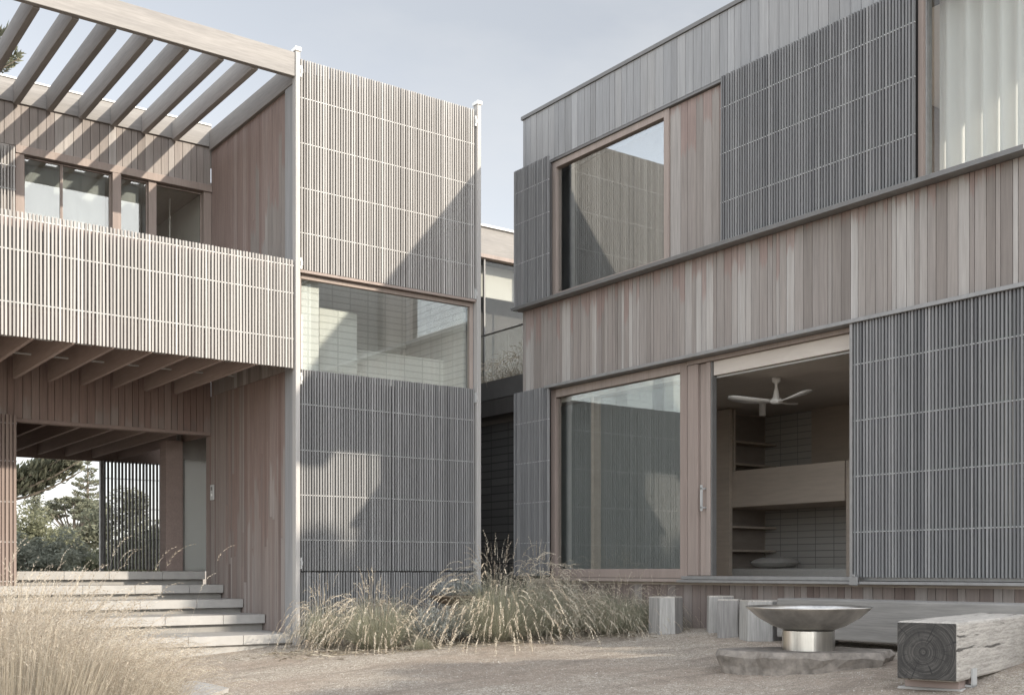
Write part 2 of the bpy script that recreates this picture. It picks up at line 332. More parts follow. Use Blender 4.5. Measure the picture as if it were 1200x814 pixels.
# ------------------------------------------------------------------ ground
def gz(u, v):
    z = -.69 + .066*(min(u, 9.3) - 9.3)
    if u < 3.5: z -= .03*min(3.5-u, 4)
    return max(z, -1.3)
def axis(lo, hi, a, b, step):
    out = [a + i*step for i in range(int((b-a)/step)+1)]
    s = step; x = out[-1]
    while x < hi: s *= 1.35; x += s; out.append(x)
    s = step; x = out[0]
    while x > lo: s *= 1.35; x -= s; out.insert(0, x)
    return out
ux = axis(-900, 900, -1, 12, .11); vy = axis(-900, 900, 1, 15.5, .11)
g = MB()
for y in vy:
    for x in ux:
        near = -2 < x < 13 and 0 < y < 16
        h = .035*noise.noise((x*.7, y*.7, 3)) + .014*noise.noise((x*3, y*3, 1)) if near else 0
        g.v.append((x, y, gz(x, y) + h))
nx = len(ux)
for j in range(len(vy)-1):
    for i in range(nx-1):
        a = j*nx+i; g.f.append((a, a+1, a+1+nx, a+nx)); g.r.append(.5)
struct(g.build('gravel_ground', M['gravel'], smooth=True))
# loose stones lying on the gravel
pb = MB()
def pebble(x, y, s):
    z = gz(x, y) + .035*noise.noise((x*.7, y*.7, 3)) + .014*noise.noise((x*3, y*3, 1))
    i = len(pb.v); a = random.random()*6.3
    for k in range(5):
        t = a + k*1.2566; q = s*random.uniform(.7, 1.2); pb.v.append((x+q*math.cos(t), y+q*math.sin(t), z+s*random.uniform(0, .3)))
    pb.v.append((x, y, z+s*random.uniform(.5, .9)))
    r = random.random()
    for k in range(5): pb.f.append((i+k, i+(k+1) % 5, i+5)); pb.r.append(r)
for k in range(26000):
    d = 6.2 + 8.5*random.random()**1.3; px = random.uniform(-.46, .47)
    x = .808*px*d + .589*d; y = -.589*px*d + .808*d
    if x < 9.3 and y < 12.7: pebble(x, y, random.uniform(.003, .008))
M['pebble'] = leafy('pebble stone', [(0, (.22, .19, .16)), (.5, (.38, .34, .29)), (1, (.55, .52, .47))], 0.0, 3)
tag(pb.build('gravel_stones', M['pebble']), 'fine loose pebbles strewn over the tan gravel court', 'gravel', kind='stuff')

lt = MB()
for k in range(2600):
    a = random.random(); cx, cy = 5.6 + 3.4*a, 11.6 - 1.9*a**1.5
    x = cx + random.gauss(0, .45); y = cy + random.gauss(0, .35); 
    if y > 12.7 or x > 9.3: continue
    z = gz(x, y) + .035*noise.noise((x*.7, y*.7, 3)) + .014*noise.noise((x*3, y*3, 1)) + random.uniform(.003, .012)
    t = random.random()*6.3; l = random.uniform(.02, .07); w = random.uniform(.002, .006); dx, dy = math.cos(t), math.sin(t)
    lt.face([(x-dx*l-dy*w, y-dy*l+dx*w, z), (x-dx*l+dy*w, y-dy*l-dx*w, z), (x+dx*l+dy*w, y+dy*l-dx*w, z+random.uniform(-.004, .02)), (x+dx*l-dy*w, y+dy*l+dx*w, z+.004)])
tag(lt.build('plant_litter', M['straw']), 'dry broken grass blades littering the gravel edge of the bed', 'litter', kind='stuff')

# ------------------------------------------------------------------ cladding helpers
def boards(mb, ax, a0, a1, z0, z1, p0, p1, ws=(.085, .105, .13), gap=.006, split=0, red=None):
    """vertical boards between a0 and a1 along axis ax ('u' or 'v'), between planes p0 (face) and p1 (back)"""
    a = a0
    while a < a1 - .01:
        w = random.choice(ws)
        if a1 - a - w < .04: w = a1 - a
        d = random.uniform(0, .004); q0 = p0 + (d if p1 > p0 else -d)
        segs = [(z0, z1)]
        if split and random.random() < split:
            zm = random.uniform(z0 + .2*(z1-z0), z0 + .8*(z1-z0)); segs = [(z0, zm-.0015), (zm+.0015, z1)]
        for s0, s1 in segs:
            r = min(1, max(0, random.gauss(.5, .25)))
            if red:
                zr = red(a+w/2) if callable(red) else random.choice(red)
                for i in range(6): mb.q[len(mb.f)+i] = zr
            if ax == 'u': mb.box(a+gap/2, a+w-gap/2, q0, p1, s0, s1, r)
            else: mb.box(q0, p1, a+gap/2, a+w-gap/2, s0, s1, r)
        a += w
    return mb
def slats(ax, a0, a1, z0, z1, p0, dep, name, mat, parent, rails, pitch=.0367, w=.0185, rail_out=0.0):
    mb = MB(); n = int(round((a1-a0)/pitch)); pt = (a1-a0)/n
    for i in range(n):
        a = a0 + (i+.5)*pt + random.uniform(-.0012, .0012); r = min(1, max(0, random.gauss(.5, .25)))
        dz = random.uniform(-.002, .002)
        n0 = len(mb.v)
        if ax == 'u': mb.box(a-w/2, a+w/2, p0, p0+dep, z0+dz, z1+dz, r)
        else: mb.box(p0, p0+dep, a-w/2, a+w/2, z0+dz, z1+dz, r)
        t0, t1 = random.gauss(0, .0018), random.gauss(0, .0018)
        for k in range(8):
            x, y, z = mb.v[n0+k]; e = t1 if k > 3 else t0
            mb.v[n0+k] = (x+e, y, z) if ax == 'u' else (x, y+e, z)
    o = mb.build(name, mat, parent)
    rm = MB()
    for z in rails:
        if ax == 'u': rm.box(a0, a1, p0+.005, p0+dep*.7, z-.005, z+.005, .5)
        else: rm.box(p0+.005, p0+dep*.7, a0, a1, z-.005, z+.005, .5)
    if rails: rm.build('rail', M['metal'], o)
    return o
def frame_rect(ax, a0, a1, z0, z1, p0, p1, t, name, parent, mat=None, sides='lrtb'):
    mb = MB()
    def bx(b0, b1, y0, y1):
        if ax == 'u': mb.box(b0, b1, p0, p1, y0, y1)
        else: mb.box(p0, p1, b0, b1, y0, y1)
    if 'l' in sides: bx(a0, a0+t, z0, z1)
    if 'r' in sides: bx(a1-t, a1, z0, z1)
    l = a0+t if 'l' in sides else a0; r = a1-t if 'r' in sides else a1
    if 't' in sides: bx(l, r, z1-t, z1)
    if 'b' in sides: bx(l, r, z0, z0+t)
    return mb.build(name, mat or M['frame'], parent, bevel=.003)
def pane(ax, a0, a1, z0, z1, p, parent, mat):
    mb = MB()
    if ax == 'u': mb.box(a0, a1, p, p+.008, z0, z1)
    else: mb.box(p, p+.008, a0, a1, z0, z1)
    return mb.build('pane', mat, parent)

# ================================================================== LEFT HOUSE
LH = thing('timber_house', (6, 16.5, -.9), 'weathered timber house with pergola, slatted balcony and covered entry stairs', 'house')
V0 = 12.8; UW = 6.07; UR = 8.72
# posts of the tall bay
for (a, b) in ((6.015, 6.075), (UR, UR+.06)):
    mb = MB().box(a, b, 12.76, 12.86, -1.0, 6.40, .9); mb.build('post', M['slat'], LH, bevel=.004)
    MB().box(a-.012, b+.012, 12.745, 12.875, 6.402, 6.45, .9).build('post_cap', M['white'], LH, bevel=.004)
# backing wall behind the screens, window opening z 2.5-3.68
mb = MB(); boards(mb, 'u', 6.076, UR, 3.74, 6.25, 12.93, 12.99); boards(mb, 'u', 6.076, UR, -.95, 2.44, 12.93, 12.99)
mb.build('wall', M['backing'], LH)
MB().box(6.076, UR-.01, 14.75, 16.9, 6.25, 6.3).build('roof', M['darkmetal'], LH)
mb = MB(); boards(mb, 'v', 12.87, 20, -.95, 6.3, 8.778, 8.72); mb.build('wall', M['greyplanks'], LH)
slats('u', 6.10, 8.70, 3.735, 6.335, 12.80, .034, 'slat_screen', M['slat'], LH, (4.19, 4.745, 5.30, 5.86))
slats('u', 6.10, 7.385, .005, 2.50, 12.80, .034, 'slat_screen', M['slatgrey'], LH, (.39, .945, 1.50, 2.07))
slats('u', 7.40, 8.70, .005, 2.50, 12.80, .034, 'slat_screen', M['slatgrey'], LH, (.39, .945, 1.50, 2.07))
slats('u', 6.10, 8.70, -.95, -.012, 12.805, .034, 'slat_screen', M['slatgrey'], LH, ())
MB().box(6.08, 8.718, 12.79, 12.92, 3.695, 3.728, .3).build('window_head', M['frame'], LH)
for u in (6.083, 8.693):
    for z in (6.17, 3.80, 2.38, .1):
        hb = MB().box(u, u+.022, 12.772, 12.798, z-.07, z+.07, .5).box(u+.004, u+.03, 12.765, 12.776, z-.028, z+.028, .5); hb.build('hinge', M['metal'], LH)
wf = frame_rect('u', 6.08, 8.715, 2.50, 3.69, 12.86, 12.925, .055, 'window', LH, None, 'lrt')
pane('u', 6.135, 8.66, 2.505, 3.635, 12.885, wf, M['mid'])
# white brick room behind that window
mb = MB().box(6.14, 8.7, 14.6, 14.7, 2.45, 6.24); mb.build('room_wall', M['whitebrick'], LH)
MB().box(6.136, 6.44, 12.99, 13.2, 2.45, 3.70).build('brick_pier', M['whitebrick'], LH)
MB().box(6.6, 7.15, 13.3, 14.0, 2.45, 3.42).build('brick_pier', M['whitebrick'], LH)
MB().box(7.16, 8.7, 13.55, 13.62, 2.45, 3.0).build('brick_pier', M['whitebrick'], LH)
MB().box(6.076, 8.71, 13.0, 15, 2.40, 2.45).build('room_floor', M['ply'], LH)
MB().box(6.13, 8.71, 13.0, 13.03, 3.75, 6.24).build('room_wall', M['plaster'], LH)
MB().box(8.67, 8.715, 13.04, 14.59, 2.46, 6.24).build('room_wall', M['whitebrickside'], LH)

MB().box(6.035, 6.072, 12.862, 13.12, -1.0, 6.04, .5).build('post', M['greyplanks'], LH, bevel=.003)
# side wall of the recess (faces left)
mb = MB(); boards(mb, 'v', 13.124, 15.893, -1.02, 2.52, UW, UW+.05, (.045, .06, .075), .003, .5, red=lambda a: 1.25-.75*(a-13.4)+random.uniform(-.6, .6) if a > 13.15 else 9)
wl = mb.build('wall', M['stairplanks'], LH)
mb = MB(); boards(mb, 'v', 13.124, 15.7, 2.525, 6.04, UW, UW+.05, (.07, .085, .105), .003, .15, red=lambda a: 4.6-.9*(a-14)+random.uniform(-.8, .8)); mb.build('wall', M['planks'], LH)
MB().box(6.03, 6.12, 12.87, 15.66, 6.045, 6.33, .1).build('edge_beam', M['rafter'], LH, bevel=.004)
# back wall of the upper recess
WB = 15.70
mb = MB(); boards(mb, 'u', -2, 6.068, 5.555, 6.10, WB, WB+.05, (.085, .105, .12)); mb.build('wall', M['planks'], LH)
MB().box(-2, 6.068, WB-.03, WB+.05, 6.105, 6.40, .8).build('wall_beam', M['beam'], LH, bevel=.003)
MB().box(-2, 6.06, WB-.045, 20, 6.404, 6.425, .5).build('parapet_cap', M['white'], LH)
mb = MB(); boards(mb, 'u', -2, 3.42, 2.8, 5.55, WB, WB+.05); mb.build('wall', M['planks'], LH)
slats('u', -1, 3.41, 2.85, 5.5, WB-.09, .034, 'slat_screen', M['slat'], LH, (3.3, 3.85, 4.4, 4.95, 5.25))
# windows of the upper recess
MB().box(3.42, 6.068, WB-.05, WB+.07, 5.45, 5.553, .6).build('window_head', M['frame'], LH, bevel=.003)
for a, b, d in ((3.42, 3.53, -.03), (4.66, 4.775, -.05), (5.17, 5.28, 0), (5.955, 6.068, -.03)):
    MB().box(a, b, WB+d, WB+.09, 2.85, 5.447, .5).build('window_post', M['frame'], LH, bevel=.003)
def sash(a, b, v, mats, stile=.0):
    f = frame_rect('u', a, b, 2.86, 5.44, v, v+.04, .016, 'window', LH)
    pane('u', a+.016, b-.016, 2.876, 5.424, v+.016, f, mats); return f
sash(3.532, 4.01, WB+.03, M['mid']); sash(4.012, 4.658, WB+.03, M['mid']); sash(4.777, 5.168, WB+.05, M['mid']); sash(5.282, 5.953, WB+.06, M['clear'])
MB().box(3.3, 6.06, 19.4, 19.5, 2.85, 5.55).build('room_wall', M['plydark'], LH)
MB().box(3.3, 3.35, 15.8, 19.4, 2.85, 5.55).build('room_wall', M['plydark'], LH)
MB().box(-2, 6.2, 15.76, 20, 5.56, 5.62).build('room_ceiling', M['ceil'], LH)
MB().box(-2, 6.06, 15.76, 20, 2.78, 2.848).build('room_floor', M['ply'], LH)
MB().box(6.075, 6.2, 15.76, 19.4, 2.85, 5.555).build('room_wall', M['plaster'], LH)
# pergola: front beam and rafters
MB().box(-2, 6.012, 12.78, 12.86, 6.09, 6.385, .8).build('pergola_beam', M['beam'], LH, bevel=.004)
for u in (1.31, 1.73, 2.15, 2.57, 2.98, 3.39, 3.80, 4.215, 4.635, 5.06, 5.49):
    MB().box(u, u+.075, 12.865, 15.665, 6.075, 6.34, random.random()).build('rafter', M['rafter'], LH, bevel=.004)
# balcony: slatted balustrade, panel behind, deck, joists
slats('u', -1.5, 6.0, 2.50, 3.83, 12.79, .034, 'balustrade', M['slat'], LH, (2.86, 3.42, 3.76), pitch=.039, w=.021)
mb = MB(); boards(mb, 'u', -1.5, 6.0, 2.58, 3.68, 12.90, 12.94, (.42, .6, .5), .006); mb.build('balustrade_panel', M['beam'], LH)
MB().box(-1.5, 6.0, 12.95, 13.03, 3.66, 3.80, .3).build('handrail', M['joist'], LH)
mb = MB(); 
for k in range(26): mb.box(-2, 6.06, 12.87+k*.108, 12.87+k*.108+.102, 2.80, 2.846)
mb.build('balcony_deck', M['deck'], LH)
for u in (.4, .83, 1.25, 1.68, 2.1, 2.53, 2.95, 3.38, 3.81, 4.24, 4.66, 5.08, 5.51):
    MB().box(u, u+.045, 12.86, 15.64, 2.50, 2.797, random.random()).build('joist', M['joist'], LH)
    for v in (13.35, 14.35): MB().box(u+.05, u+.36, v, v+.03, 2.60, 2.615, .5).build('blocking', M['metal'], LH)
MB().box(-2, 6.03, 12.835, 12.857, 2.52, 2.797, .4).build('edge_beam', M['joist'], LH)
# lower back wall with the porch opening
mb = MB(); boards(mb, 'u', -2, 6.068, 2.0, 2.846, WB, WB+.05, (.085, .105), red=lambda a: random.uniform(1.6, 2.3)); mb.build('wall', M['stairplanks'], LH)
MB().box(3.40, 6.06, WB-.004, WB+.14, 1.955, 1.998, .2).build('opening_head', M['joist'], LH)
mb = MB(); boards(mb, 'u', -2, 3.40, -1.2, 2.0, WB, WB+.05); mb.build('wall', M['stairplanks'], LH)
slats('u', 1, 3.43, -.35, 2.03, WB-.075, .045, 'slat_screen', M['slatred'], LH, (-.13, .38, .9, 1.43, 1.92), pitch=.048, w=.034)
# porch passage
for u in (2.5, 2.95, 3.4, 3.85, 4.30, 4.75, 5.2, 5.65, 6.1):
    MB().box(u, u+.05, WB+.16, 20.2, 1.98, 2.28, random.random()).build('joist', M['joist'], LH)
MB().box(-2, 6.03, WB+.06, 20.3, 2.285, 2.33, .3).build('porch_ceiling', M['joist'], LH)
MB().box(-2, 7.2, 20.2, 20.28, 1.925, 2.33, .3).build('end_beam', M['joist'], LH)
MB().box(6.05, 6.72, 18.9, 20.19, 2.285, 2.33, .3).build('porch_ceiling', M['joist'], LH)
MB().box(-2, 6.03, 20.29, 20.33, 2.33, 6.3).build('wall', M['greyplanks'], LH)
MB().box(5.775, 6.035, 16.75, 17.02, .005, 1.975, .2).build('post', M['joist'], LH, bevel=.004)
MB().box(6.9, 6.95, 15.9, 17.3, .0, 2.3).build('wall', M['joist'], LH)
MB().box(6.13, 6.95, 15.84, 15.9, -.9, 2.3).build('wall', M['joist'], LH)
MB().box(6.04, 6.9, 15.9, 16.98, 2.29, 2.33).build('porch_ceiling', M['joist'], LH)
MB().box(6.78, 8.7, 19.8, 19.85, 0, 6.2).build('room_wall', M['plaster'], LH)  # wall of an added open-topped lightwell, brightens the frosted door
MB().box(3.30, 3.40, 15.76, 20.3, .005, 2.28).build('wall', M['joist'], LH)
dr = MB().box(6.04, 6.15, 17.0, 17.05, .005, 2.28, .5).box(6.80, 6.88, 17.0, 17.05, .005, 2.28, .5).box(6.15, 6.80, 17.0, 17.05, 1.72, 2.28, .5).build('door', M['concrete'], LH)
MB().box(6.15, 6.80, 17.015, 17.03, .01, 1.72).build('pane', M['frost'], dr)
slats('u', 5.80, 6.9, .03, 1.925, 20.02, .05, 'slat_screen', M['darkmetal'], LH, (.55, 1.1, 1.62), pitch=.062, w=.03)
MB().box(5.745, 5.80, 20.0, 20.08, .005, 1.92, .3).build('post', M['track'], LH)
# intercom on the plank wall
it = MB().box(6.045, 6.066, 15.55, 15.67, 1.02, 1.24, .5).build('intercom', M['metal'], LH, bevel=.004)
MB().box(6.04, 6.046, 15.585, 15.635, 1.16, 1.21).build('lens', M['darkmetal'], it)
MB().box(6.04, 6.046, 15.59, 15.63, 1.08, 1.11).build('button', M['white'], it)

# entry stairs
ST = thing('entry_stairs', (4.5, 14.3, -1.05), 'pale stone stairs rising to the covered porch', 'stairs')
fronts = [(15.90, 0.0), (15.20, -.187), (14.50, -.375), (13.78, -.56), (12.87, -.77)]
for k, (v, z) in enumerate(fronts):
    vb = 20.8 if k == 0 else fronts[k-1][0] + .05
    u0 = 3.44 if k == 0 else 2.9 - .12*k
    mb = MB(); a = 6.062; L = [.72, .66, .78, .70, .74]
    u = a - random.uniform(.35, .7); edges = [a, u]
    while u > u0: u -= random.choice((.6, .68, .75)); edges.append(u)
    for e1, e0 in zip(edges[:-1], edges[1:]):
        r = random.random()
        if k == 0:
            vv = v
            while vv < 20.7: mb.box(e0+.002, e1-.002, vv+.001, min(vv+.6, 20.8)-.002, z-.115, z, random.random()); vv += .6
        else: mb.box(e0+.002, e1-.002, v, vb, z-.115, z, r)
    s = mb.build('step', M['stone'], ST, bevel=.004)
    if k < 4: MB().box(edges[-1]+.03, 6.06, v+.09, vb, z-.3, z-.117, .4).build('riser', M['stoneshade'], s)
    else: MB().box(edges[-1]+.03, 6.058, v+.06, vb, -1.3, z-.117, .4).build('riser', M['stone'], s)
mb = MB(); mb.v = [(2.55, 9.1, 0), (3.1, 8.75, 0), (3.75, 9.3, 0), (3.75, 10.1, 0), (3.2, 10.6, 0), (2.6, 10.2, 0)]
mb.v = [(x, y, gz(x, y)+.012) for x, y, z in mb.v] + [(x+.01, y+.01, gz(x, y)+.05) for x, y, z in mb.v]
mb.f = [tuple(range(6, 12))] + [(i, (i+1) % 6, 6+(i+1) % 6, 6+i) for i in range(6)]; mb.r = [.5]*7
tag(mb.build('stepping_stone', M['stone']), 'pale flat paving slab in the gravel beside the straw grass', 'paving stone')

# ================================================================== RIGHT HOUSE
RH = thing('timber_house', (11.5, 8.5, -.75), 'two storey grey timber house with sliding slat screens and an open bunk room', 'house')
UF = 9.5; VE = 12.77; VN = 5.28
# top band, middle band, plinth
mb = MB(); boards(mb, 'v', 2.4, VE, 5.62, 6.36, UF, UF+.06, (.10, .125, .14)); mb.build('wall', M['greyplanks'], RH)
MB().box(UF-.02, 14.2, 2.38, VE+.02, 6.363, 6.41, .4).build('parapet_cap', M['darkmetal'], RH)
MB().box(UF+.07, 14.2, 2.4, VE-.06, 6.0, 6.10).build('roof', M['darkmetal'], RH)
mb = MB(); boards(mb, 'v', VN, VE, 2.52, 3.66, UF, UF+.06, (.05, .07, .09, .115), red=lambda a: 3.66-random.choice((.02, .05, .10, .16, .25, .4))*(1.25 if a > 8 else .5)); mb.build('wall', M['planks'], RH)
mb = MB(); boards(mb, 'v', VN, VE, -1.1, -.125, UF+.10, UF+.16, (.085, .115, .14)); mb.build('wall', M['stairplanks'], RH)
# soffit at the upper head and ledge under the upper openings
MB().box(UF+.004, UF+.45, 2.42, VE-.005, 5.585, 5.616, .4).build('soffit', M['darkmetal'], RH)
MB().box(UF-.16, UF+.2, VN, 12.83, 3.664, 3.705, .4).build('ledge', M['track'], RH, bevel=.004)
MB().box(UF-.165, UF-.161, VN, 12.83, 3.655, 3.70, .4).build('ledge_trim', M['darkmetal'], RH)
MB().box(UF-.14, UF+.02, VN, 12.10, 2.475, 2.516, .5).build('track', M['track'], RH, bevel=.004)
# end wall toward the gap (faces away from the court) and the near end
mb = MB(); boards(mb, 'u', UF+.06, 14.2, -1.1, 6.36, VE, VE-.06); mb.build('wall', M['greyplanks'], RH)
mb = MB(); boards(mb, 'u', UF+.06, 14.2, -1.1, 2.9, VN, VN+.06); mb.build('wall', M['greyplanks'], RH)
MB().box(14.2, 14.26, VN, VE, -1.1, 6.36).build('wall', M['greyplanks'], RH)
# screens riding in front of the facade
slats('v', 12.02, 12.815, 3.71, 5.62, UF-.13, .034, 'sliding_screen', M['slatdark'], RH, (4.3, 4.86, 5.3))
slats('v', 12.02, 12.815, -.06, 2.50, UF-.13, .034, 'sliding_screen', M['slatdark'], RH, (.39, .945, 1.5, 2.06))
MB().box(UF-.09, UF-.01, 12.785, 12.81, -.06, 2.50).build('screen_post', M['slatdark'], RH)
MB().box(UF-.09, UF-.01, 12.785, 12.81, 3.71, 5.6).build('screen_post', M['slatdark'], RH)
slats('v', 6.42, 8.93, 3.71, 5.60, UF-.07, .034, 'sliding_screen', M['slatdark'], RH, (4.17, 4.72, 5.24))
slats('v', 4.72, 7.09, -.06, 2.475, UF-.11, .034, 'sliding_screen', M['slatdark'], RH, (.39, .945, 1.50, 2.06))
MB().box(UF-.12, UF-.06, 7.093, 7.125, -.06, 2.475, .5).build('screen_stile', M['track'], RH)
# boards behind the screens
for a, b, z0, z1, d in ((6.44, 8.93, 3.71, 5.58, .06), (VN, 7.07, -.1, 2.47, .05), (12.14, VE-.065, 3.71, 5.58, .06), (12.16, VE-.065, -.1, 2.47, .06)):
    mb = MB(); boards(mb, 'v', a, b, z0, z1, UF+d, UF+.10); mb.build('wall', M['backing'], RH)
mb = MB(); boards(mb, 'v', 8.94, 9.86, 3.706, 5.58, UF+.05, UF+.10, (.085, .115, .14), red=lambda a: 5.58-random.choice((.05, .2, .35, .6))); mb.build('wall', M['planks'], RH)
# upper picture window
wf = frame_rect('v', 9.865, 12.135, 3.706, 5.583, UF+.03, UF+.13, .085, 'window', RH)
pane('v', 9.95, 12.05, 3.79, 5.50, UF+.075, wf, M['glass'])
MB().box(UF+.005, UF+.03, 12.14, 12.17, 3.706, 5.58, .4).build('window_jamb', M['darkmetal'], RH)
# upper right window with its curtain
wf = frame_rect('v', VN+.004, 6.42, 3.706, 5.583, UF+.04, UF+.14, .055, 'window', RH, M['track'], 'rtb')
pane('v', VN+.006, 6.365, 3.76, 5.53, UF+.085, wf, M['low'])
MB().box(UF+.0, UF+.038, 6.37, 6.425, 3.71, 5.58, .4).build('window_jamb', M['frame'], RH)
# lower fixed window
wf = frame_rect('v', 9.53, 12.13, -.08, 2.47, UF+.0, UF+.10, .11, 'window', RH)
pane('v', 9.64, 12.02, .03, 2.36, UF+.045, wf, M['milky'])
# stacked sliding doors beside it
for k, (a, b, d) in enumerate(((9.36, 9.525, .01), (9.235, 9.355, .05), (9.17, 9.23, .02))):
    MB().box(UF+d, UF+d+.06, a, b, -.05, 2.42, .3+.2*k).build('sliding_door', M['frame'], RH, bevel=.003)
hd = MB().box(UF-.03, UF-.012, 9.255, 9.28, .70, 1.0, .5).box(UF-.03, UF+.05, 9.258, 9.277, .73, .75, .5).box(UF-.03, UF+.05, 9.258, 9.277, .95, .97, .5); hd.build('door_handle', M['metal'], RH)
MB().box(UF+.03, UF+.10, 9.145, 9.165, -.05, 2.42).build('door_jamb', M['darkmetal'], RH)
MB().box(UF+.0, UF+.30, 7.08, 9.526, 2.425, 2.472, .5).build('opening_head', M['frame'], RH)
MB().box(UF+.05, UF+.30, 7.08, 9.14, 2.26, 2.42, .5).build('blind_box', M['ceil'], RH)
MB().box(UF+.10, UF+.13, 7.08, 9.14, 2.235, 2.257, .5).build('blind_bar', M['metal'], RH)
MB().box(UF-.06, UF+.35, VN, 9.56, -.095, -.055, .5).build('sill', M['track'], RH, bevel=.003)
MB().box(UF-.14, UF-.06, VN, 9.56, -.13, -.10, .5).build('sill_track', M['track'], RH, bevel=.003)
MB().box(UF-.02, UF+.06, 9.56, 12.14, -.125, -.085, .5).build('sill', M['frame'], RH)
MB().box(UF-.165, UF-.142, 7.0, 7.1, -.14, -.055).box(UF-.165, UF-.12, 7.03, 7.07, -.055, -.03).build('latch', M['track'], RH, bevel=.004)
# bunk room shell
MB().box(UF+.1, 14.1, VN+.06, VE-.06, 2.30, 2.40, .5).build('room_ceiling', M['ceil'], RH)
MB().box(UF+.1, 14.1, VN+.06, VE-.06, -.16, -.10, .5).build('room_floor', M['ply'], RH)
MB().box(12.95, 13.0, VN+.1, 11.35, -.1, 2.3).build('room_wall', M['roombrick'], RH)
MB().box(UF+.12, 13.0, 11.36, 11.42, -.1, 2.3).build('room_wall', M['ply'], RH)
MB().box(12.90, 12.947, 9.55, 10.45, 1.2, 2.3).build('wall_panel', M['ply'], RH)
MB().box(UF+.1, 13.0, VN+.1, VN+.2, -.1, 2.3).build('room_wall', M['ply'], RH)
# upper floor shell
MB().box(UF+.07, 14.15, VN, VE-.06, 2.6, 2.8).build('floor_slab', M['ply'], RH)
MB().box(UF+.14, 14.15, VN, VE-.06, 5.62, 5.7).build('room_ceiling', M['plaster'], RH)
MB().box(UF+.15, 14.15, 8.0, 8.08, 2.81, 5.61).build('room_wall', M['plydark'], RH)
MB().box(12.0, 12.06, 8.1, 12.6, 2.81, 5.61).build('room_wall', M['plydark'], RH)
# terrace roof beyond the near end
MB().box(UF+.06, 14.2, 2.4, 2.5, 5.80, 6.36, .5).build('terrace_beam', M['beam'], RH)
MB().box(14.1, 14.2, 2.4, 2.5, -1.1, 5.79, .5).build('post', M['beam'], RH)

# curtains
def curtain(name, ax, a0, a1, z0, z1, p, amp, wl, label, cloth=None):
    mb = MB(); n = int((a1-a0)/.015); 
    pts = []
    ph = 0
    for i in range(n+1):
        a = a0+(a1-a0)*i/n; ph += .015/wl*6.283*(1+.45*noise.noise((a*3, 0, 0)))
        pts.append((a, p + amp*math.sin(ph)*(1+.35*noise.noise((a*2, 5, 0)))))
    for a, q in pts: mb.v += [(a, q, z0), (a, q, z1)] if ax == 'u' else [(q, a, z0), (q, a, z1)]
    for i in range(n): mb.f.append((2*i, 2*i+2, 2*i+3, 2*i+1)); mb.r.append(.5)
    o = mb.build(name, cloth or M['sheer'], smooth=True)
    return tag(o, label, 'curtain')
curtain('curtain', 'v', VN+.02, 6.40, 2.85, 5.58, UF+.30, .05, .17, 'white pleated curtain in the top right window streaked by sun', M['sheerwhite'])
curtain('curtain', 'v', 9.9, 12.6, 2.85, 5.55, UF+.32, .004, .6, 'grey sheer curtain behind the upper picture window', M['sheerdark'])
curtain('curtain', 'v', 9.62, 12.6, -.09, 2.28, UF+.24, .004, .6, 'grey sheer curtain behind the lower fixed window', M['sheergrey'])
curtain('curtain', 'u', 3.5, 4.64, 2.86, 5.42, WB+.26, .012, .3, 'pale flat curtain behind the wide balcony window')
curtain('curtain', 'u', 4.80, 5.12, 2.86, 5.42, WB+.28, .012, .3, 'narrow pale curtain behind the slim balcony window')

# ceiling fan
FN = thing('ceiling_fan', (10.43, 8.97, 2.3), 'white three bladed ceiling fan hanging in the open bunk room', 'fan', rz=R(20))
MB().lathe([(0, 0), (.055, 0), (.05, -.05), (.02, -.075), (.018, -.12), (.03, -.17), (.045, -.24), (.075, -.265), (.08, -.29), (.05, -.31), (0, -.312)], n=24).build('motor', M['white'], FN, local=True, smooth=True)
for k in range(3):
    mb = MB(); rows = []
    for i in range(13):
        t = i/12; x = .05+.52*t; w = .033+.08*math.sin(min(1, t*1.15)*math.pi*.62); w *= (1 if t < .9 else (1-(t-.9)*5.5))
        tw = R(14)*(1-.5*t); rows.append([(x, -w*math.cos(tw)*.8, -.275-w*math.sin(tw)+.05*t*t), (x, w*math.cos(tw), -.275+w*math.sin(tw)+.05*t*t)])
    mb.v = [p for r_ in rows for p in r_]
    for i in range(12): mb.f.append((2*i, 2*i+2, 2*i+3, 2*i+1)); mb.r.append(.5)
    o = mb.build('blade', M['white'], FN, local=True, smooth=True); o.rotation_euler = (0, 0, R(120*k))
    sd = o.modifiers.new('thickness', 'SOLIDIFY'); sd.thickness = .012
t = thing('ceiling_spotlight', (11.7, 10.3, 2.3), 'white cylinder spotlight on the bunk room ceiling behind the fan', 'light')
MB().lathe([(0, -.02), (.06, -.02), (.06, 0), (0, 0)], n=20).build('base', M['white'], t, local=True)
MB().lathe([(0, -.19), (.03, -.19), (.045, -.2), (.045, -.02), (0, -.02)], n=20).build('shade', M['white'], t, local=True, smooth=False)
t = thing('spotlight', (5.72, 16.6, 4.05), 'small white adjustable spotlight behind the open balcony door', 'light')
t.location = (5.78, 16.6, 5.56)
MB().lathe([(0, -1.1), (.012, -1.1), (.012, 0), (0, 0)], n=12).build('rod', M['white'], t, local=True)
MB().tube([(0, 0, -1.08), (-.06, -.05, -1.34)], [.055, .055], 16).build('head', M['white'], t, local=True)
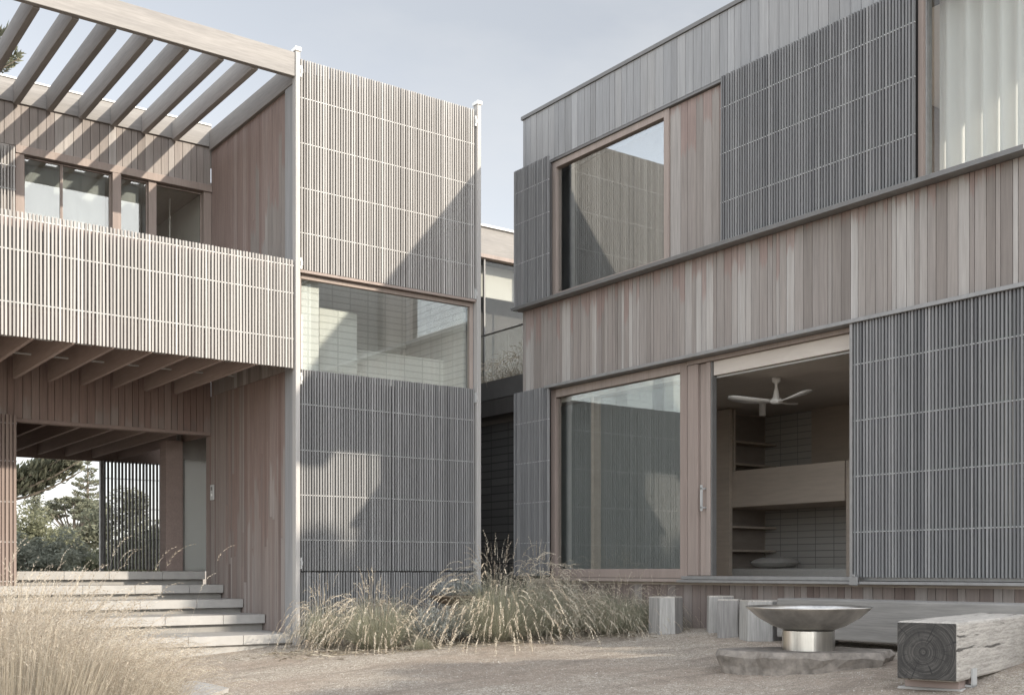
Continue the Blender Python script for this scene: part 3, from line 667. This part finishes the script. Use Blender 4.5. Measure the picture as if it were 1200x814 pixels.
# bunk bed
BK = thing('bunk_bed', (12.4, 10.2, -.1), 'built in timber bunk bed with ladder in the open room', 'bunk bed')
MB().box(11.88, 11.92, 9.10, 11.34, .90, 1.41, .6).build('side_panel', M['ply'], BK, bevel=.003)
MB().box(11.93, 12.94, 9.10, 11.34, .90, .95, .4).build('upper_base', M['ply'], BK)
MB().box(11.93, 12.94, 9.14, 11.30, .955, 1.13, .4).build('mattress', M['fabric'], BK, bevel=.03, seg=3)
MB().box(11.93, 12.94, 8.9, 11.30, -.09, .04, .4).build('mattress', M['fabric'], BK, bevel=.03, seg=3)
for v in (9.05, 8.72): MB().box(11.88, 11.93, v-.025, v+.025, -.095, 1.41, .5).build('ladder_rail', M['ply'], BK)
for z in (.12, .36, .62, .88, 1.13): MB().box(11.885, 11.925, 8.746, 9.024, z-.02, z+.02, .5).build('rung', M['ply'], BK)
p = MB()
for i in range(13):
    for j in range(17):
        a = i/12*2-1; b = j/16*2-1
        h = .075*max(0, (1-a**4))**.6*max(0, (1-b**4))**.6*(1+.25*noise.noise((a*2, b*2, 0)))
        p.v.append((12.3+a*.2*(1-.06*b*b), 10.6+b*.33*(1-.06*a*a), .12+h))
for i in range(12):
    for j in range(16): q = i*17+j; p.f.append((q, q+1, q+18, q+17)); p.r.append(.5)
n0 = len(p.v); p.v += [(x, y, .24-z*1.0 if False else .12-(z-.12)) for x, y, z in p.v[:n0]]
for i in range(12):
    for j in range(16): q = n0+i*17+j; p.f.append((q+17, q+18, q+1, q)); p.r.append(.5)
tag(p.build('pillow', M['fabric'], smooth=True), 'pale linen pillow lying on the lower bunk', 'pillow')
# shelf on the far wall of the room
SH = thing('bookshelf', (12.4, 11.2, -.1), 'dark recessed shelves on the far wall at the head of the bunks', 'shelf')
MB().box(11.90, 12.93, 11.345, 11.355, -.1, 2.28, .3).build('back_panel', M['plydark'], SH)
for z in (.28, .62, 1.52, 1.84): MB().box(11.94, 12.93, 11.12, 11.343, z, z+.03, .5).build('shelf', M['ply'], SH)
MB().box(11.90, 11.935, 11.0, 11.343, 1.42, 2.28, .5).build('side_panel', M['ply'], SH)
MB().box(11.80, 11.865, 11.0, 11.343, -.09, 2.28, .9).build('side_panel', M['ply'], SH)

# ================================================================== LINK between the houses
LK = thing('link_wing', (12, 17.6, -.9), 'low pale parapet wing glimpsed through the gap between both houses', 'house')
MB().box(8.8, 16, 17.25, 17.35, 5.90, 6.40, .6).build('fascia', M['beam'], LK)
MB().box(8.8, 16, 17.20, 21, 6.402, 6.44, .6).build('parapet_cap', M['white'], LK)
MB().box(8.8, 16, 17.22, 17.36, 5.83, 5.897, .6).build('window_head', M['frame'], LK)
MB().box(8.8, 16, 18.1, 18.2, 2.605, 5.895, .6).build('room_wall', M['backing'], LK)
MB().box(8.8, 16, 17.65, 17.7, 5.22, 5.82, .6).build('roller_blind', M['blind'], LK)
MB().box(8.8, 16, 17.36, 21, 5.9, 6.0).build('roof', M['darkmetal'], LK)
MB().box(8.8, 16, 17.0, 21, 2.3, 2.6).build('floor_slab', M['deck'], LK)
MB().box(8.8, 16, 17.3, 17.35, -1, 2.3).build('wall', M['darkbrick'], LK)
wf = MB()
for u in (11.0, 11.95, 13.0): wf.box(u, u+.03, 17.27, 17.32, 2.62, 5.82)
wf = wf.build('window', M['darkmetal'], LK); pane('u', 8.9, 15.9, 2.65, 5.8, 17.325, wf, M['low'])
# dark brick wall, planter and glass balustrade in the gap
mb = MB().box(10.1, 10.25, 12.83, 17.2, -1.0, 2.28).build('brick_wall', M['darkbrick'])
tag(mb, 'dark tiled wall in the shaded gap under the planter', 'wall')
PL = thing('planter_box', (10.1, 15, 2.3), 'dark raised planter box above the gap between houses', 'planter')
MB().box(9.88, 9.92, 12.84, 17.1, 2.62, 2.90).box(10.5, 10.54, 12.84, 17.1, 2.62, 2.90).box(9.921, 10.499, 12.84, 12.88, 2.62, 2.9).box(9.921, 10.499, 17.06, 17.1, 2.62, 2.9).build('box', M['darkmetal'], PL)
MB().box(9.925, 10.495, 12.885, 17.05, 2.64, 2.82).build('soil', M['deck'], PL)
MB().box(9.84, 11.0, 12.84, 17.1, 2.36, 2.60).build('base_beam', M['backing'], PL)
GB = thing('glass_balustrade', (10.6, 15, 2.9), 'frameless glass balustrade behind the raised planter', 'balustrade')
MB().box(10.56, 10.572, 12.9, 14.6, 2.62, 3.86).box(10.56, 10.572, 14.62, 17.0, 2.62, 3.86).build('glass_panel', M['clear'], GB)
MB().box(10.55, 10.582, 12.9, 17.0, 3.865, 3.885).build('top_rail', M['darkmetal'], GB)

# ================================================================== COURT FURNITURE
# bench along the facade
BN = thing('timber_bench', (9.0, 5.7, gz(9, 5.7)), 'long low grey timber beam bench along the plinth behind the fire bowl', 'bench')
MB().box(8.78, 9.22, 3.5, 7.55, -.655, -.27, .5).build('seat', M['benchwood'], BN, bevel=.015, seg=2)
for v in (4.0, 5.6, 7.2): MB().box(8.85, 9.15, v-.12, v+.12, -.85, -.662, .3).build('foot', M['stoneshade'], BN)
# timber stools
def stool(x, y, w, h, rz, label, n=6):
    z = gz(x, y)
    t = thing('timber_stool', (x, y, z-.01), label, 'stool', 'timber block stools by the plinth', rz)
    mb = MB(); k = len(mb.v)
    ring = [(math.cos(a)*w, math.sin(a)*w) for a in [R(360*i/n + random.uniform(-6, 6)) for i in range(n)]]
    mb.v = [(a*1.0, b*1.0, 0) for a, b in ring] + [(a*.97, b*.97, h) for a, b in ring]
    for i in range(n): mb.f.append((i, (i+1) % n, n+(i+1) % n, n+i)); mb.r.append(random.random())
    mb.f.append(tuple(range(n))[::-1]); mb.r.append(.5)
    mb.build('block', M['stoolwood'], t, local=True, bevel=.01, seg=2)
    mb = MB(); mb.v = [(a*.95, b*.95, h-.004) for a, b in ring] + [(a*.93, b*.93, h+.012) for a, b in ring]
    for i in range(n): mb.f.append((i, (i+1) % n, n+(i+1) % n, n+i)); mb.r.append(.4)
    mb.f.append(tuple(range(n, 2*n))); mb.r.append(.5); mb.build('seat', M['log'], t, local=True)
    return t
stool(9.0, 9.36, .20, .42, R(20), 'grey block stool standing apart at the edge of the grasses')
stool(9.25, 8.75, .17, .42, R(50), 'darker block stool half hidden behind the middle pair')
stool(9.0, 8.38, .16, .41, R(14), 'square faced pale block stool between its neighbours', 4).rotation_euler = (0, 0, R(75))
stool(8.98, 7.92, .235, .41, R(5), 'wide block stool partly hidden behind the fire bowl rim')
# rock slab with the fire bowl
mb = MB(); ring = []
nn = 40
for i in range(nn):
    a = 2*math.pi*i/nn; q = 1+.32*noise.noise((math.cos(a)*1.9, math.sin(a)*1.9, 4.2))+.07*noise.noise((math.cos(a)*6, math.sin(a)*6, 1)); ring.append((math.cos(a)*.72*q, math.sin(a)*.42*q))
lv = [(.90, -.25), (.97, -.03), (1.02, .05), (.985, .10)]
for s, z in lv:
    for (a, b) in ring: mb.v.append((a*s*random.uniform(.985, 1.015), b*s*random.uniform(.985, 1.015), z+random.uniform(-.012, .012)*(z < .09)))
for k in range(3):
    for i in range(nn): a, b = k*nn+i, k*nn+(i+1) % nn; mb.f.append((a, b, b+nn, a+nn)); mb.r.append(.5)
mb.f.append(tuple(range(3*nn, 4*nn))); mb.r.append(.5)
HX, HY = 7.59, 6.18
rk = mb.build('rock_slab', M['bluestone'], local=True); rk.location = (HX-.02, HY, gz(HX, HY)+.045); rk.rotation_euler = (0, 0, R(-34))
tag(rk, 'flat rough edged rock slab under the steel fire bowl', 'rock')
z0 = gz(HX, HY)+.142
FB = thing('fire_bowl', (HX, HY, z0), 'wide shallow steel fire bowl on a short cylinder base', 'fire bowl')
MB().lathe([(.215, 0), (.215, .165), (.2, .165), (0, .166)], n=64).build('pedestal', M['cyl'], FB, local=True, smooth=False)
MB().lathe([(0, .168), (.20, .168), (.30, .205), (.42, .275), (.50, .345), (.515, .357), (.515, .366), (.50, .368), (.46, .36), (.45, .345), (.40, .29), (.28, .225), (.18, .19), (0, .185)], n=96).build('bowl', M['steel'], FB, local=True, smooth=True)
# squared log bench
LG = thing('log_bench', (6.93, 4.62, -.895), 'massive squared log bench with dark ringed end grain', 'bench', rz=R(16))
A = dict(y0=-.185, y1=.185)
MB().box(0, 2.9, -.21, .21, .135, .545, .5).build('log', M['log'], LG, local=True, bevel=.02, seg=2)
MB().box(-.012, -.001, -.20, .20, .145, .537, .5).build('end_grain', M['logend'], LG, local=True, bevel=.004)
MB().box(.12, .45, -.20, .25, -.1, .075, .5).build('footing', M['concrete'], LG, local=True, bevel=.01)
MB().box(.30, .40, -.225, -.212, .03, .21, .5).box(.30, .40, -.225, -.05, .08, .095, .5).build('bracket', M['metal'], LG, local=True)
MB().box(.15, .43, -.17, .2, .076, .134, .5).build('packer', M['joist'], LG, local=True)
MB().box(2.3, 2.6, -.25, .25, -.1, .133, .5).build('footing', M['concrete'], LG, local=True)

# ================================================================== PLANTS
def strip(mb, p0, p1, p2, w, r, seg=4, taper=True, side=None):
    d = (p2-p0); s = side or Vector((random.uniform(-1, 1), random.uniform(-1, 1), 0)).normalized()
    i = len(mb.v)
    for k in range(seg+1):
        t = k/seg; q = p0*(1-t)**2 + p1*2*t*(1-t) + p2*t*t
        ww = w*(1-.85*t if taper else 1)
        mb.v += [tuple(q-s*ww), tuple(q+s*ww)]
    for k in range(seg): a = i+2*k; mb.f.append((a, a+1, a+3, a+2)); mb.r.append(r)
def plume(mb, base, dirv, L, w, r, n=9):
    """a drooping feathery seed head: small bristles along an arching stalk"""
    q = base.copy(); d = dirv.normalized()
    for k in range(n):
        d = (d + Vector((0, 0, -.16))).normalized(); q2 = q + d*(L/n)
        for j in range(3):
            e = (d + Vector((random.uniform(-.6, .6), random.uniform(-.6, .6), random.uniform(-.55, .25)))).normalized()
            l = L/n*random.uniform(.8, 1.7)*(1-.5*k/n); s = Vector((random.uniform(-1, 1), random.uniform(-1, 1), random.uniform(-1, 1))).normalized()*w
            i = len(mb.v); mb.v += [tuple(q-s), tuple(q+s), tuple(q+e*l)]; mb.f.append((i, i+1, i+2)); mb.r.append(min(1, max(0, r+random.uniform(-.2, .2))))
        q = q2
def grass(name, h, spread, nb, npl, blade, plm, bw, label, loc, lean=(0, 0), group=None, base=.10, droop=.5, plL=.28, pw=.004, cat='grass', tilt=55, up=1.0, thatch=0, lowest=.8):
    """a tussock: every blade leaves the base at its own tilt and bends over under its weight"""
    t = thing(name, loc, label, cat, group)
    def path(tmax, L):
        a = random.random()*6.283; q = base*math.sqrt(random.random()); th = R(tmax)*random.random()**.75
        a2 = a + random.gauss(0, .35); p0 = Vector((q*math.cos(a), q*math.sin(a), 0))
        d = Vector((math.cos(a2)*math.sin(th)+lean[0], math.sin(a2)*math.sin(th)+lean[1], math.cos(th)))
        p1 = p0 + d*L*.62; hz = Vector((d.x, d.y, 0))
        p2 = p0 + d*L*(1-.22*droop) + hz*L*.30*droop - Vector((0, 0, L*droop*(.10+.42*math.sin(th))))
        if p2.z < .02: p2.z = .02
        return p0, p1, p2
    mb = MB()
    for k in range(nb):
        p0, p1, p2 = path(tilt, h*random.uniform(.55, 1.0)); strip(mb, p0, p1, p2, bw*random.uniform(.7, 1.3), min(1, max(0, random.gauss(.5, .25))), 5)
    st = MB()
    for k in range(npl):
        p0, p1, p2 = path(tilt*1.05, h*random.uniform(lowest, 1.18)*up)
        r = random.random(); strip(st, p0, p1, p2, bw*.5, r)
        plume(st, p1*.12 + p2*.88, (p2-p1), plL*random.uniform(.6, 1.2), pw, r)
    mb.build('blades', blade, t, local=True)
    if thatch:
        mb = MB()
        for k in range(thatch):
            p0, p1, p2 = path(84, h*random.uniform(.3, .7)); strip(mb, p0, p1, p2, bw, random.random(), 4)
        mb.build('dry_leaves', M['straw'], t, local=True)
    if npl: st.build('seed_heads', plm, t, local=True)
    return t
def gl(x, y, dz=-.01): return (x, y, gz(x, y)+dz)
# straw grasses in the left foreground
SG = 'straw grasses massed in front of the steps'; SLB = 'dry straw coloured feathery grass in the foreground mass'
gA = grass('straw_grass', 1.08, .40, 1900, 420, M['straw'], M['strawplume'], .0022, SLB, gl(1.45, 7.6), (.09, -.03), SG, .24, .25, .20, .0022, tilt=20)
gA2 = grass('straw_grass', 1.0, .40, 1900, 380, M['straw'], M['strawplume'], .0022, SLB, gl(1.6, 7.0), (.14, -.02), SG, .24, .35, .18, .0022, tilt=28)
spots = [(1.0, 7.9), (1.95, 7.95), (1.5, 8.25), (.8, 7.2), (1.3, 6.9), (1.8, 6.75), (2.3, 7.45), (2.15, 8.3), (.8, 8.6), (1.7, 8.9), (1.1, 9.4), (.3, 8.2), (1.75, 6.35), (2.05, 6.85), (1.5, 7.2), (1.15, 7.45), (1.75, 8.5), (2.0, 7.6), (1.4, 6.3)]
for k, (x, y) in enumerate(spots):
    px = 600 + 1320*(.808*x-.589*y)/(.589*x+.808*y)
    if px > 160: continue
    s = random.uniform(.86, 1.06); hz = s*random.uniform(.9, 1.05)*min(1, max(.62, 1.08-.0032*(px-20)))
    dup((gA, gA2)[k % 2], gl(x, y), random.uniform(-.7, .7), (s*.9, s*.9, hz), SLB)
ts = grass('tall_grass_stalks', 1.32, .42, 24, 40, M['straw'], M['strawplume'], .0022, 'tall thin stalks with feathery tips rising above the straw grass', gl(1.8, 7.6), (.2, -.05), None, .75, .25, .22, .0024, tilt=14)
# plumed grasses against the slatted bay
gB = grass('plumed_grass', .90, .46, 1700, 330, M['blade'], M['plume'], .002, 'green clump with drooping pink buff plumes left of the silver shrubs', gl(6.42, 11.45), (0, 0), 'plumed grasses below the slatted bay', .20, .75, .24, .0052, tilt=57, thatch=300, up=1.0, lowest=.5)
dup(gB, gl(6.12, 12.2), 2.1, (.62, .62, .95), 'plumed clump at the foot of the post beside the stairs')
dup(gB, gl(6.75, 12.3), 4.0, (.55, .55, .95), 'darker clump tucked behind the plumed grass below the slatted bay')
dup(gB, gl(7.1, 12.1), 5.2, (.6, .6, .75), 'small sparse clump against the slatted bay near the silver shrubs')
# the big arching grass in the middle
gC = grass('arching_grass', 1.18, .62, 2300, 460, M['blade'], M['plume'], .0021, 'largest arching grass leaning left with long sunlit plumes', gl(7.58, 10.6), (-.02, -.05), 'arching grasses in the middle bed', .24, .7, .26, .0055, tilt=60, thatch=600, up=1.02, lowest=.5)
dup(gC, gl(8.25, 10.5), 2.4, (.8, .8, .66), 'shorter arching clump right of the largest grass')
dup(gC, gl(8.75, 9.95), 4.4, (.66, .66, .56), 'low bushy arching clump left of the lone block stool')
dup(gC, gl(9.0, 11.6), 1.2, (.7, .7, .9), 'arching grass in shade against the lower slat screen')
dup(gC, gl(8.45, 12.0), 3.3, (.6, .6, .9), 'dark arching grass at the mouth of the gap')
gD = grass('green_grass', .9, .55, 2300, 160, M['blade'], M['plume'], .002, 'fine green mounding grass under the fixed window', gl(9.1, 10.9), (0, 0), 'mounding grasses under the window', .26, .8, .2, .0036, tilt=72, thatch=500, lowest=.6)
dup(gD, gl(9.15, 10.3), 1.9, (.9, .9, .85), 'fine mounding grass directly behind the lone block stool')
dup(gD, gl(9.2, 9.75), 3.9, (.6, .6, .75), 'small mounding grass between window sill and lone stool')
dup(gD, gl(6.6, 10.75), 3.0, (.24, .24, .28), 'tiny dry tuft at the gravel edge below the silver shrubs')
# silver shrubs
def silver(loc, h, w, n, label, group='silver shrubs in the bed'):
    t = thing('silver_shrub', loc, label, 'shrub', group); mb = MB(); sm = MB()
    for k in range(n):
        a = random.random()*6.283; o = w*math.sqrt(random.random()); hh = h*(1-.55*(o/w)**2)*random.uniform(.7, 1)
        p0 = Vector((.25*o*math.cos(a), .25*o*math.sin(a), 0)); p2 = Vector((o*math.cos(a), o*math.sin(a), hh)); p1 = Vector((.7*o*math.cos(a), .7*o*math.sin(a), hh*.5))
        strip(sm, p0, p1, p2, .003, .3)
        r = random.random()
        for j in range(34):
            tt = random.uniform(.3, 1.0); q = p0*(1-tt)**2+p1*2*tt*(1-tt)+p2*tt*tt
            e = Vector((random.uniform(-1, 1), random.uniform(-1, 1), random.uniform(0, 1.6))).normalized()*random.uniform(.03, .06)
            strip(mb, q, q+e*.5, q+e, .0045, min(1, max(0, r+random.uniform(-.25, .25))), 2)
    mb.build('foliage', M['silver'], t, local=True); sm.build('stem', M['bark'], t, local=True)
    return t
silver(gl(6.95, 11.05), .52, .30, 110, 'silver grey shrub at the bed front, left of the other one')
silver(gl(7.27, 10.98), .46, .26, 95, 'silver grey shrub beside the largest arching grass')
# planter bowl with a silvery plant
bx, by = 7.9, 12.0
PB = thing('planter_bowl', (bx, by, gz(bx, by)), 'shallow bronze planter bowl below the slatted bay', 'planter')
zb = gz(bx, by)
MB().lathe([(0, .33), (.08, .33), (.25, .39), (.36, .455), (.38, .47), (.37, .475), (.34, .455), (0, .43)], n=40).build('bowl', M['rust'], PB, local=True, smooth=True)
MB().lathe([(.12, 0), (.10, .33), (0, .33)], n=24).build('base', M['rust'], PB, local=True)
silver((bx, by, zb+.44), .27, .34, 90, 'silvery low shrub growing in the bronze planter bowl', None).pop('group', None)
# grasses in the raised planter
pg = grass('planter_grass', .62, .34, 160, 60, M['straw'], M['plume'], .004, 'wispy dry grass in the raised planter box', (10.2, 13.3, 2.82), (0, 0), 'wispy grasses in the raised planter', .1, .5, .25, .005)
for k, y in enumerate((13.75, 14.2, 14.7, 15.3)): dup(pg, (10.2, y, 2.82), 1.3*k, (1, 1, .9-.1*(k % 3)), 'wispy dry grass in the raised planter box')
# low dark shrub on the porch behind the far screen
def crown(mb, c, rad, n, leaf, flat=1.0, sub=14):
    cs = []
    for k in range(sub):
        while True:
            p = Vector((random.uniform(-1, 1), random.uniform(-1, 1), random.uniform(-1, 1)))
            if .25 < p.length < 1: break
        cs.append((Vector((p.x*rad[0], p.y*rad[1], p.z*rad[2])), random.uniform(.22, .42)))
    for k in range(n):
        q, s = random.choice(cs)
        d = Vector((random.gauss(0, 1), random.gauss(0, 1), random.gauss(0, 1))).normalized()*random.random()**.4
        p = Vector(c) + q + Vector((d.x*rad[0]*s, d.y*rad[1]*s, d.z*rad[2]*s*flat))
        a = Vector((random.gauss(0, 1), random.gauss(0, 1), random.gauss(0, .6))).normalized()*leaf*random.uniform(.6, 1.3)
        b = a.cross(Vector((random.gauss(0, 1), random.gauss(0, 1), random.gauss(0, 1)))).normalized()*leaf*.42
        mb.face([p-a, p+b, p+a, p-b], min(1, max(0, random.gauss(.5, .22))))
    return cs
def at(px, d, z): 
    x = (px-600)/1320*d; return (.808*x+.589*d, -.589*x+.808*d, z)
def bush(name, px, d, ztop, w, n, leaf, label, cat, mat='leaf', group=None, deep=None):
    x, y, z = at(px, d, -.95); t = thing(name, (x, y, z), label, cat, group)
    h = ztop+.95; mb = MB(); cs = crown(mb, (0, 0, h*.52), (w, deep or w, h*.44), n, leaf, 1, 20); mb.build('crown', M[mat], t, local=True)
    tk = MB()
    for q, s in cs[:9]: tk.tube([(0, 0, -.1), (q.x*.3, q.y*.3, h*.25), (q.x*.8, q.y*.8, h*.52+q.z*.8)], [.05, .035, .012], 6)
    tk.build('trunk', M['bark'], t, local=True); return t
# garden beyond the porch
for k, (px, d, zt, w) in enumerate(((8, 26, .95, 1.3), (40, 25.5, .90, 1.1), (66, 26.5, .98, .8))):
    bush('hedge_shrub', px, d, zt, w, 5200, .055, 'shaded clipped hedge shrub beyond the porch floor', 'hedge', 'hedge', 'hedge shrubs beyond the porch')
for k, (px, d, zt, w) in enumerate(((96, 27, .55, .6), (112, 28, .75, .6), (140, 27, .6, .8), (170, 28, 1.0, .9))):
    bush('garden_shrub', px, d, zt, w, 3200, .055, 'loose green shrub seen below the conifer and behind the porch screen', 'shrub', 'leaf', 'loose shrubs behind the porch')
bush('garden_tree', 30, 33, 1.75, 1.2, 7000, .06, 'sunlit yellow green bushy tree above the hedge', 'tree')
bush('garden_tree', 62, 36, 1.95, 1.1, 7000, .06, 'bushy tree above the hedge near the spreading tree', 'tree')
bush('garden_tree', 22, 52, 4.0, 1.3, 4500, .09, 'dark rounded tree far behind the porch screen edge', 'tree', 'pine')
bush('garden_tree', 168, 40, 2.8, 2.0, 8000, .09, 'dark tree seen through the far porch screen', 'tree', 'pine')
def umbrella_tree(px, d, ztop, w, label):
    x, y, z = at(px, d, -.95); t = thing('spreading_tree', (x, y, z), label, 'tree'); h = ztop+.95
    mb = MB(); tk = MB(); tk.tube([(0, 0, -.1), (.1, 0, h*.3), (0, .1, h*.45)], [.13, .1, .08], 7)
    for k in range(26):
        a = random.random()*6.283; o = w*random.uniform(.25, 1)
        e = Vector((math.cos(a)*o, math.sin(a)*o, h*(.93-.20*(o/w)**2)))
        tk.tube([(0, .1, h*.42), (e.x*.5, e.y*.5, h*.66), tuple(e)], [.05, .03, .012], 5)
        crown(mb, e, (.55, .55, .18), 330, .06, 1, 7)
    mb.build('crown', M['pine'], t, local=True); tk.build('trunk', M['bark'], t, local=True)
umbrella_tree(88, 44, 3.05, 1.45, 'flat topped spreading tree with bare branching limbs left of the conifer')
def norfolk(px, d, ztop, R0, n_wh, per, tufts, leaf, label, zlow=.5, extra=(), loc=None):
    x, y, z = at(px, d, -.95); t = thing('norfolk_pine', (x, y, z), label, 'tree'); h = ztop+.95
    mb = MB(); tk = MB(); tk.tube([(0, 0, -.1), (0, 0, h*.5), (0, 0, h)], [.025*h**.9*.5+.05, .06+.008*h, .015], 8)
    def bough(z0, a, L):
        pts = []
        for k in range(7):
            s = k/6; pts.append(Vector((math.cos(a)*L*s, math.sin(a)*L*s, z0 + L*(-.10*math.sin(s*3.14*.8)+.22*s*s))))
        tk.tube(pts, [.012+.012*L*(1-k/6.5) for k in range(7)], 5, cap=False)
        for k in range(int(tufts*L)):
            s = random.uniform(.22, 1.0); i = min(5, int(s*6)); q = pts[i].lerp(pts[i+1], s*6-i)
            sd = random.choice((-1, 1)); wdt = .30*L**.5*math.sin(min(1, (1.05-s)*1.6+.15)*1.57)
            tp = q + Vector((-math.sin(a)*sd*wdt*random.random(), math.cos(a)*sd*wdt*random.random(), random.uniform(.02, .14)*L**.5))
            e = Vector((math.cos(a)*.6-math.sin(a)*sd*.7, math.sin(a)*.6+math.cos(a)*sd*.7, random.uniform(.1, .9))).normalized()*leaf*random.uniform(.7, 1.4)
            w = e.cross(Vector((random.gauss(0, 1), random.gauss(0, 1), random.gauss(0, 1)))).normalized()*leaf*.26
            mb.face([tp-e*.4-w*.4, tp+w, tp+e, tp-w], min(1, max(0, random.gauss(.5, .22))))
    for k in range(n_wh):
        s = k/(n_wh-1); z0 = h*(zlow+(1-zlow)*s)*.985; L = R0*(1-s)**.75*random.uniform(.85, 1.1)+.12; a0 = random.random()*6.3
        for j in range(per): bough(z0+random.uniform(-.12, .12), a0+j*6.283/per+random.uniform(-.4, .4), L*random.uniform(.55, 1.15))
    for (zz, a, L) in extra: bough(zz+.95, a, L)
    mb.build('crown', M['pine'], t, local=True); tk.build('trunk', M['bark'], t, local=True)
norfolk(103, 48, 4.65, 1.75, 14, 5, 110, .10, 'slim tiered conifer standing beyond the porch, its top against the sky', .18)
# tall conifer beyond the left edge of the frame, its bough tips reach into view over the roof and under the porch ceiling
ar = R(-36.1)
norfolk(-96, 30, 20, 3.4, 24, 6, 150, .15, 'tall conifer behind the house whose bough tips show over the roof at left', .32,
        [(2.0, ar+.05, 4.3), (2.15, ar+.16, 4.0), (2.2, ar-.05, 4.4), (2.3, ar+.1, 4.2), (2.45, ar, 4.4), (2.6, ar+.05, 4.5), (2.4, ar-.1, 4.2), (13.2, ar, 2.7), (14.0, ar+.1, 2.5)])
# added trees, unseen behind the camera, shaped to shade the court
def shade_tree(x, y, h, w, n, leaf, label):
    t = thing('garden_tree', (x, y, gz(x, y)), label, 'tree'); mb = MB(); cs = crown(mb, (0, 0, h*.62), (w, w, h*.36), n, leaf, 1, 26)
    tk = MB(); tk.tube([(0, 0, -.1), (.1, 0, h*.3), (0, .1, h*.6)], [.22, .16, .08], 8)
    for q, s in cs[:14]: tk.tube([(0, .05, h*.35), (q.x*.5, q.y*.5, h*.62+q.z*.4), (q.x*.9, q.y*.9, h*.62+q.z*.9)], [.07, .05, .015], 5)
    mb.build('crown', M['leaf'], t, local=True); tk.build('trunk', M['bark'], t, local=True)
for (x, y, zt, w, lab) in ((10.9, -9.5, 6.1, 1.6, 'unseen rounded tree added behind the viewpoint for shade, nearest the court'), (12.6, -9.8, 6.0, 1.7, 'second unseen tree of the added shade row behind the viewpoint'), (14.3, -9.2, 6.2, 1.7, 'middle unseen tree of the added shade row behind the viewpoint'), (16.8, -9.5, 6.6, 2.0, 'unseen tree at the far end of the added shade row'), (19.5, -9.0, 7.4, 1.9, 'unseen tree added for shade past the end of the house')):
    shade_tree(x, y, zt+1.0, w, 13000, .26, lab)
t = thing('high_shade_tree', (14.7, -9.9, gz(14.7, -9.9)), 'unseen slender tree, its small high crown shaped to shade the slatted bay', 'tree'); mb = MB(); crown(mb, (0, 0, 9.9), (1.15, 1.0, .75), 3500, .14, 1, 12)  # unseen crown added to shade the lower edge of the sun patch
tk = MB().tube([(0, 0, -.1), (.1, .1, 5), (0, 0, 9.9)], [.16, .11, .04], 8); mb.build('crown', M['leaf'], t, local=True); tk.build('trunk', M['bark'], t, local=True)
